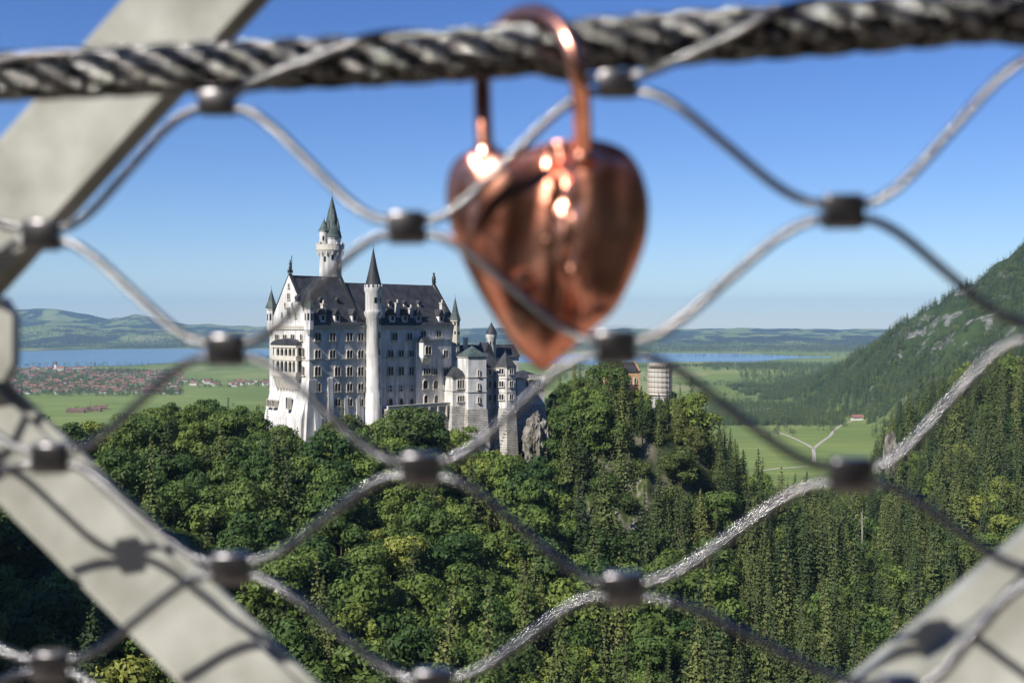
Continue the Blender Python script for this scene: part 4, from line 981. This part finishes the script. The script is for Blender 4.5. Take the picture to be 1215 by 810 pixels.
for k, (p, q) in enumerate(((846, 489.5), (858, 490), (870, 488.5), (884, 489), (897, 487.5), (912, 487))):
    x, y, z = G(p, q); o = link('cabin', house_mesh('cabin', random.uniform(10, 18), 8, 4, 2.2, 'plaster' if k % 2 else 'roof_brown')); o.location = (x, y, z); o.rotation_euler = (0, 0, .1 * k)
    tag(o, ['low white cabin', 'low brown-roofed cabin'][k % 2 == 0] + ' by the road beyond the scaffolded tower', 'cabin', 'cabins by the valley road')

# ------------------------------------------------------------------ haze
hb = MB(); hb.box(-27000, 27000, -27000, 27000, -262, 620)
hz = bpy.data.materials.new('haze_air'); hz.use_nodes = True; tn = hz.node_tree; tn.nodes.clear()
pv = tn.nodes.new('ShaderNodeVolumePrincipled'); pv.inputs['Color'].default_value = (.44, .70, 1.0, 1); pv.inputs['Density'].default_value = 4.6e-5; pv.inputs['Anisotropy'].default_value = .0
mo = tn.nodes.new('ShaderNodeOutputMaterial'); tn.links.new(pv.outputs[0], mo.inputs['Volume'])
ho = hb.build('haze', hz); tag(ho, kind='stuff')
ho['label'] = 'thin blue air haze over the whole valley'; ho['category'] = 'haze'

# ------------------------------------------------------------------ footbridge railing in the foreground
M['steel'] = mat('stainless_wire', (.24, .24, .245), .16, 1.0, col2=(.14, .14, .145), scale=300, spec=.5, bump=.5, bscale=1100)
M['ferrule'] = mat('ferrule_metal', (.20, .19, .195), .30, .95, col2=(.11, .105, .11), scale=200)
M['rail'] = mat('galvanised_wire', (.30, .298, .295), .14, 1.0, col2=(.02, .02, .02), scale=320, lo=.42, hi=.55, bump=.9, bscale=900)
M['paint'] = mat('weathered_paint', (.27, .27, .235), .6, col2=(.44, .445, .405), scale=30, detail=8, bump=.15, bscale=60)
M['black'] = mat('slot_black', (.012, .012, .013), .5)
def coppermat():
    m = bpy.data.materials.new('polished_copper'); t, n, l, p = nodes(m)
    p.inputs['Metallic'].default_value = 1; p.inputs['Roughness'].default_value = .26
    tc = n.new('ShaderNodeTexCoord'); nz = n.new('ShaderNodeTexNoise'); nz.inputs['Scale'].default_value = 55; nz.inputs['Detail'].default_value = 3
    l.new(tc.outputs['Object'], nz.inputs['Vector']); cr = n.new('ShaderNodeValToRGB'); cr.color_ramp.elements[0].position = .35; cr.color_ramp.elements[1].position = .65
    cr.color_ramp.elements[0].color = (.74, .27, .17, 1); cr.color_ramp.elements[1].color = (.95, .48, .34, 1); l.new(nz.outputs[0], cr.inputs[0]); l.new(cr.outputs[0], p.inputs['Base Color'])
    nb = n.new('ShaderNodeTexNoise'); nb.inputs['Scale'].default_value = 120; nb.inputs['Detail'].default_value = 2; l.new(tc.outputs['Object'], nb.inputs['Vector'])
    bp = n.new('ShaderNodeBump'); bp.inputs['Strength'].default_value = .35; bp.inputs['Distance'].default_value = .0012; l.new(nb.outputs[0], bp.inputs['Height']); l.new(bp.outputs[0], p.inputs['Normal'])
    return m
M['copper'] = coppermat()
def N3(px, py, d=0.0, base=.38):
    """point on the net plane (slightly nearer on the right); d moves it along the view depth"""
    k = (px - CX) / F; Yp = base / (1 + .157 * k) + d
    return Vector((k * Yp, Yp, -(py - HY) / F * Yp))
def spline(pts, step=.0012):
    """Catmull-Rom through 3D points resampled evenly"""
    p = [pts[0] + (pts[0] - pts[1])] + list(pts) + [pts[-1] + (pts[-1] - pts[-2])]; out = []
    for i in range(1, len(p) - 2):
        a, b, c_, d = p[i-1:i+3]; n = max(2, int((c_ - b).length / step))
        for k in range(n):
            t = k / n; out.append(.5 * ((2*b) + (c_ - a)*t + (2*a - 5*b + 4*c_ - d)*t*t + (-a + 3*b - 3*c_ + d)*t*t*t))
    out.append(p[-2]); return out
def frames(path):
    T = []; Nn = []
    for i in range(len(path)):
        t = (path[min(i+1, len(path)-1)] - path[max(i-1, 0)]).normalized(); T.append(t)
    nrm = Vector((0, 1, 0)) - T[0] * T[0].y; nrm.normalize()
    for t in T: nrm = (nrm - t * nrm.dot(t)).normalized(); Nn.append(nrm)
    return np.array([tuple(x) for x in T]), np.array([tuple(x) for x in Nn])
def tube_np(P_, rad, sides=6):
    P_ = np.asarray(P_); n = len(P_); T, Nn = frames([Vector(p) for p in P_]); B = np.cross(T, Nn)
    a = np.linspace(0, 2*np.pi, sides, endpoint=False); rad = np.broadcast_to(rad, n)[:, None, None]
    v = P_[:, None, :] + rad * (np.cos(a)[None, :, None] * Nn[:, None, :] + np.sin(a)[None, :, None] * B[:, None, :])
    i, j = np.meshgrid(np.arange(n-1), np.arange(sides), indexing='ij'); j2 = (j+1) % sides
    return v.reshape(-1, 3), np.stack([i*sides+j, i*sides+j2, (i+1)*sides+j2, (i+1)*sides+j], -1).reshape(-1, 4)
def join(parts):
    V = []; Fs = []; b = 0
    for v, f in parts: V.append(v); Fs.append(f + b); b += len(v)
    return np.concatenate(V), np.concatenate(Fs)
def rope(path, R1, r1, nst, pitch, sub=None, sides=6, core=True):
    """stranded rope; sub = (nwires, ring radius, wire radius, pitch)"""
    P_ = np.array([tuple(p) for p in path]); T, Nn = frames(path); B = np.cross(T, Nn)
    s = np.concatenate([[0], np.cumsum(np.linalg.norm(np.diff(P_, axis=0), axis=1))]); parts = []
    for k in range(nst):
        a = 2*np.pi*(s/pitch + k/nst); S = P_ + R1 * (np.cos(a)[:, None]*Nn + np.sin(a)[:, None]*B)
        if sub:
            nw, rr, wr, pt = sub; rad = np.cos(a)[:, None]*Nn + np.sin(a)[:, None]*B; tg = np.cross(T, rad)
            for q in range(nw):
                b = -2*np.pi*(s/pt) + 2*np.pi*q/nw
                parts.append(tube_np(S + rr * (np.cos(b)[:, None]*rad + np.sin(b)[:, None]*tg), wr, sides))
        else: parts.append(tube_np(S, r1, sides))
    if core: parts.append(tube_np(P_, R1, 8))
    return join(parts)

net = empty('cable_net', N3(CX, HY)); tag(net, 'stainless steel cable mesh with crimped ferrules forming wide rhombic openings across the view', 'wire mesh')
NL = net.location.copy()
def netlink(name, vf, m, smooth=True):
    v, f = vf; v = v - np.array(tuple(NL)); me = mesh_np(name, v, f, [m], smooth=smooth); o = link(name, me, net); return o
FR = {0: [(-560, 160, 0), (-215, 145, 0), (258, 122, 0), (733, 100, .001), (1262, 55, .0)],
      1: [(-760, 300, 0), (-332, 310, 0), (50, 279, -.001), (483, 270, -.004), (1000, 251, -.002), (1480, 235, 0)],
      2: [(-590, 440, 0), (-139, 433, 0), (268, 415, -.002), (730, 412, -.004), (1243, 392, -.001)],
      3: [(-760, 560, 0), (-400, 540, 0), (60, 543, 0), (499, 556, -.002), (1010, 563, -.001), (1500, 560, 0)],
      4: [(-590, 690, 0), (-180, 665, 0), (274, 674, 0), (740, 698, 0), (1248, 684, 0)],
      5: [(-760, 820, 0), (-400, 780, 0), (60, 790, 0), (514, 812, 0), (1065, 822, 0), (1500, 830, 0)],
      6: [(-590, 940, 0), (-180, 920, 0), (280, 940, 0), (760, 960, 0), (1260, 960, 0)]}
for row, L_ in FR.items():
    for (p, q, d) in L_:
        if p < -650 or p > 1290 or q > 960: continue
        c0 = N3(p, q, d); mb = MB(); hw, hh_, dp = .0064, .0058, .0032
        if row == 0: hh_ = .0046
        prf = []
        for i in range(16):
            a = 2*math.pi*i/16; cc, s_ = math.cos(a), math.sin(a); prf.append((math.copysign(abs(cc)**.3, cc) * dp, math.copysign(abs(s_)**.3, s_) * hh_))
        a_, b_ = c0 - NL + Vector((-hw, 0, 0)), c0 - NL + Vector((hw, 0, 0)); ex = .0009
        rings = [(-hw, .86), (-hw + ex, 1), (hw - ex, 1), (hw, .86)]; vs = []; fs = []
        for x_, s_ in rings: vs += [(c0.x - NL.x + x_, c0.y - NL.y + y_*s_, c0.z - NL.z + z_*s_) for y_, z_ in prf]
        for j in range(3): fs += [(j*16+i, j*16+(i+1) % 16, (j+1)*16+(i+1) % 16, (j+1)*16+i) for i in range(16)]
        fs += [tuple(range(16)), tuple(48+i for i in range(16))]
        mb.add(vs, fs); mb.build('ferrule', M['ferrule'], net, True, 35)
def wave(top, bot):
    """a cable running through the bottoms of row `top` ferrules and the tops of row `bot` ferrules"""
    a = [(p, q, d, 1) for p, q, d in FR[top]]; b = [(p, q, d, -1) for p, q, d in FR[bot]]
    seq = sorted(a + b); pts = []; cs = [(N3(p, q, d) + Vector((0, 0, -.0024 * s_)), s_) for p, q, d, s_ in seq]
    for k, (c0, s_) in enumerate(cs):
        pts += [c0 + Vector((-.006, 0, 0)), c0 + Vector((.006, 0, 0))]
        if k < len(cs) - 1:
            c1 = cs[k+1][0]; A = c0 + Vector((.006, 0, 0)); Bv = c1 + Vector((-.006, 0, 0)); dv = Bv - A
            for t_, g_ in ((.12, .045), (.27, .19), (.5, .5), (.73, .81), (.88, .955)): pts.append(Vector((A.x + dv.x * t_, A.y + dv.y * t_, A.z + dv.z * g_)))
    return pts
for a, b in ((0, 1), (1, 2), (2, 3), (3, 4), (4, 5), (5, 6)):
    netlink('cable', rope(spline(wave(a, b), .0009), .00098, .00068, 7, -.024, None, 8), M['steel'])
# hand rail rope
RP = [(-800, 105), (-260, 98), (0, 91), (260, 80), (480, 70), (640, 58), (800, 46), (1000, 33), (1215, 14), (1500, -14)]
rpath = spline([N3(p, q, .004) for p, q in RP], .0022)
v, f = rope(rpath, .0060, 0, 6, .095, (10, .0026, .00085, .034), 6)
v2, f2 = rope(rpath, .0060, .0026, 6, .095, None, 8)
v, f = join([(v, f), (v2, f2)])
hr = empty('handrail_rope', rpath[0]); tag(hr, 'thick twisted steel wire rope running across the top of the picture', 'wire rope')
me = mesh_np('strands', v - np.array(tuple(rpath[0])), f, [M['rail']], smooth=True); link('strands', me, hr)
# lacing cable winding round the rope : in front going up, behind going down
def lace(seq): return spline([N3(p, q, .004 + d) for p, q, d in seq], .0009)
lc = [(-215, 128, -.004), (-120, 110, -.010), (0, 72, -.011), (110, 62, -.004), (180, 75, .010), (225, 100, .004), (245, 116, -.004), (272, 116, -.004), (300, 100, -.010), (380, 66, -.012), (440, 44, -.008), (500, 42, .006), (580, 60, .013), (650, 88, .006), (712, 94, -.003), (752, 92, -.004), (800, 74, -.010), (860, 45, -.012), (925, 12, -.009), (990, 2, .004), (1080, 20, .013), (1160, 42, .008), (1235, 52, -.003), (1290, 46, -.004)]
netlink('lacing_cable', rope(lace(lc), .00098, .00068, 7, -.024, None, 8), M['steel'])
# painted struts of the bridge side truss, behind the net
def strut(name, a, b, width, thick, base, label, d=0.0, bev=.004):
    pa, pb = N3(*a, d, base), N3(*b, d, base); ax = (pb - pa).normalized()
    nrm = Vector((.155, .988, 0)); side = ax.cross(nrm).normalized(); nrm = side.cross(ax).normalized(); o = (pa + pb) / 2
    bm = bmesh.new(); L = (pb - pa).length / 2; vs = []
    for x in (-L, L):
        for s, n in ((-1, -1), (1, -1), (1, 1), (-1, 1)): vs.append(bm.verts.new(ax*x + side*s*width/2 + nrm*n*thick/2))
    for q in ((0,1,2,3), (7,6,5,4), (0,4,5,1), (1,5,6,2), (2,6,7,3), (3,7,4,0)): bm.faces.new([vs[i] for i in q])
    bmesh.ops.recalc_face_normals(bm, faces=bm.faces); bmesh.ops.bevel(bm, geom=bm.edges[:], offset=bev, segments=4, affect='EDGES')
    me = bpy.data.meshes.new(name); bm.to_mesh(me); bm.free(); me.materials.append(M['paint'])
    ob = link(name, me); ob.location = o; tag(ob, label, 'steel strut', 'painted struts of the bridge side'); return ob
BB = .465
strut('bridge_strut', (430, -220), (-165, 443), .0500, .011, BB, 'pale painted strut rising across the top left corner behind the mesh')
strut('bridge_strut', (-150, 372), (620, 1130), .0452, .011, BB, 'pale painted strut descending through the bottom left corner with the mesh shadow on it', .013)
strut('bridge_strut', (866, 1060), (1500, 530), .066, .03, .46, 'pale painted strut in the bottom right corner with a rounded bright top edge', 0, .010)
gp = MB(); c0 = N3(-38, 400, -.003, BB); gp.T = Matrix.Translation(c0)
gp.extr([(x_, -.004, z_) for x_, z_ in ((-.03,-.02),(.018,-.02),(.022,-.012),(.022,.010),(.017,.018),(-.03,.018))], [(x_, .004, z_) for x_, z_ in ((-.03,-.02),(.018,-.02),(.022,-.012),(.022,.010),(.017,.018),(-.03,.018))])
o = gp.build('gusset_plate', M['paint'], None); tag(o, 'pale gusset plate at the left edge where the two struts meet', 'gusset plate')

# deck and rear railing of the footbridge (under and behind the camera, seen only as reflections in the lock)
M['plank'] = mat('deck_planks', (.36, .29, .21), .8, col2=(.50, .42, .32), scale=2, stretch=(12, 1, 1))
M['girder'] = mat('bridge_girder', (.12, .11, .09), .7, col2=(.17, .15, .12), scale=3)
bdg = empty('footbridge', (0, -.8, -1.35)); tag(bdg, 'plank footbridge deck with its rear parapet, below and behind the viewpoint', 'footbridge')
mb = MB()
for k in range(60): x = -9 + k * .3; mb.box(x, x + .285, -1.4, 1.12, -.05, 0)
mb.build('deck', M['plank'], bdg)
mb = MB(); mb.box(-9, 9, 1.16, 1.28, -.3, .06); mb.box(-9, 9, -1.6, -1.45, -.3, .06)
for k in range(9): x = -8.5 + k * 2.1; mb.box(x, x + .1, -1.6, -1.5, .06, 1.25)
mb.box(-9, 9, -1.6, -1.5, 1.25, 1.32); mb.build('girder', M['girder'], bdg)

# ------------------------------------------------------------------ copper heart padlock
OUT = [(611,184),(622,178),(637,173),(657,168),(678,166),(700,165),(722,169),(740,177),(753,190),(763,209),(769,232),(770,256),(767,282),(759,308),(746,338),(730,367),(712,384),(692,401),(670,421),(652,436),(645,440),(638,438),(622,424),(604,404),(584,373),(567,345),(553,317),(541,290),(533,262),(529,235),(531,210),(539,192),(552,182),(567,178),(585,178),(600,181)]
def heart():
    D0 = .0125                                    # centre of the body, behind the net
    root = empty('heart_padlock', N3(648, 290, D0)); tag(root, 'copper heart-shaped love padlock hanging from the wire rope', 'padlock')
    o3 = [N3(p, q, D0) - root.location for p, q in OUT]
    pts = spline(o3 + [o3[0]], .0013)[:-1]; n = len(pts); cen = Vector((0, 0, .0)); T = .0078
    from mathutils import noise as mn
    vs = []; NR = 40
    for side in (-1, 1):
        for j in range(NR):
            s = math.sin((j + .0) / NR * math.pi/2) if True else j/NR
            s = 1 - (j / NR); s = math.sin(s * math.pi / 2)
            hgt = T * (max(0, 1 - s ** 2.6)) ** .5
            for p in pts:
                q = cen + (p - cen) * s
                # waves pressed in the soft sheet
                wv = 0.0026 * mn.noise(Vector((q.x*48 + 3, q.z*30, 1.7 + side))) + .0016 * mn.noise(Vector((q.x*95 + 7, q.z*16, 2.2))) + .0008 * mn.noise(Vector((q.x*160, q.z*60, 4)))
                cr = math.exp(-((q.x - .004 - .25*(.03 - q.z) * .35) / .0042) ** 2)
                wv += -.0016 * cr + .0030 * cr * mn.noise(Vector((q.x*260, q.z*110, 9)))
                vs.append((q.x, q.y + side * (hgt + wv * min(1, j / 6)), q.z))
        vs.append((cen.x, cen.y + side * T, cen.z))
    fs = []; B = NR * n + 1
    for sd_ in (0, 1):
        b = sd_ * B
        for j in range(NR - 1):
            for i in range(n): fs.append((b+j*n+i, b+j*n+(i+1) % n, b+(j+1)*n+(i+1) % n, b+(j+1)*n+i))
        for i in range(n): fs.append((b+(NR-1)*n+i, b+(NR-1)*n+(i+1) % n, b+NR*n))
    mb = MB(); mb.v = vs; mb.f = fs; mb.m = [0] * len(fs); ob = mb.build('body', M['copper'], root, True, 80)
    bm = bmesh.new(); bm.from_mesh(ob.data); bmesh.ops.remove_doubles(bm, verts=bm.verts, dist=1e-6); bmesh.ops.recalc_face_normals(bm, faces=bm.faces)
    for f_ in bm.faces: f_.smooth = True
    bm.to_mesh(ob.data); bm.free()
    sh = [(577, 205, .014), (575, 170, .015), (573, 130, .017), (574, 85, .019), (584, 48, .017), (606, 24, .010), (636, 16, .002), (663, 32, -.006), (680, 65, -.010), (688, 105, -.008), (691, 140, -.001), (692, 190, .008)]
    P_ = spline([N3(p, q, d) - root.location for p, q, d in sh], .0012)
    v, f = tube_np(np.array([tuple(a) for a in P_]), .0033, 18); link('shackle', mesh_np('shackle', v, f, [M['copper']], smooth=True), root)
    for p, d in ((577, .0125), (692, .008)):
        k = MB(); c1 = N3(p, 184, d) - root.location; k.T = Matrix.Translation(c1); k.prof(0, 0, [(.0052, -.003), (.0052, .0015), (.0042, .003)], 20); k.build('collar', M['copper'], root, True, 40)
    k = MB(); c1 = N3(622, 330, D0 - .0085) - root.location; k.T = Matrix.Translation(c1) @ Matrix.Rotation(R(90), 4, 'X'); k.prof(0, 0, [(.0030, -.0016), (.0030, .0012), (.0024, .0018)], 20); kh = k.build('keyhole', M['copper'], root, True, 40)
    k = MB(); k.T = Matrix.Translation(c1 + Vector((0, -.0021, 0))); k.box(-.0006, .0006, 0, .0004, -.0018, .0018); k.build('slot', M['black'], kh)  # solid black bar, its colour stands in for the shade inside the slot
heart()
print('DONE')
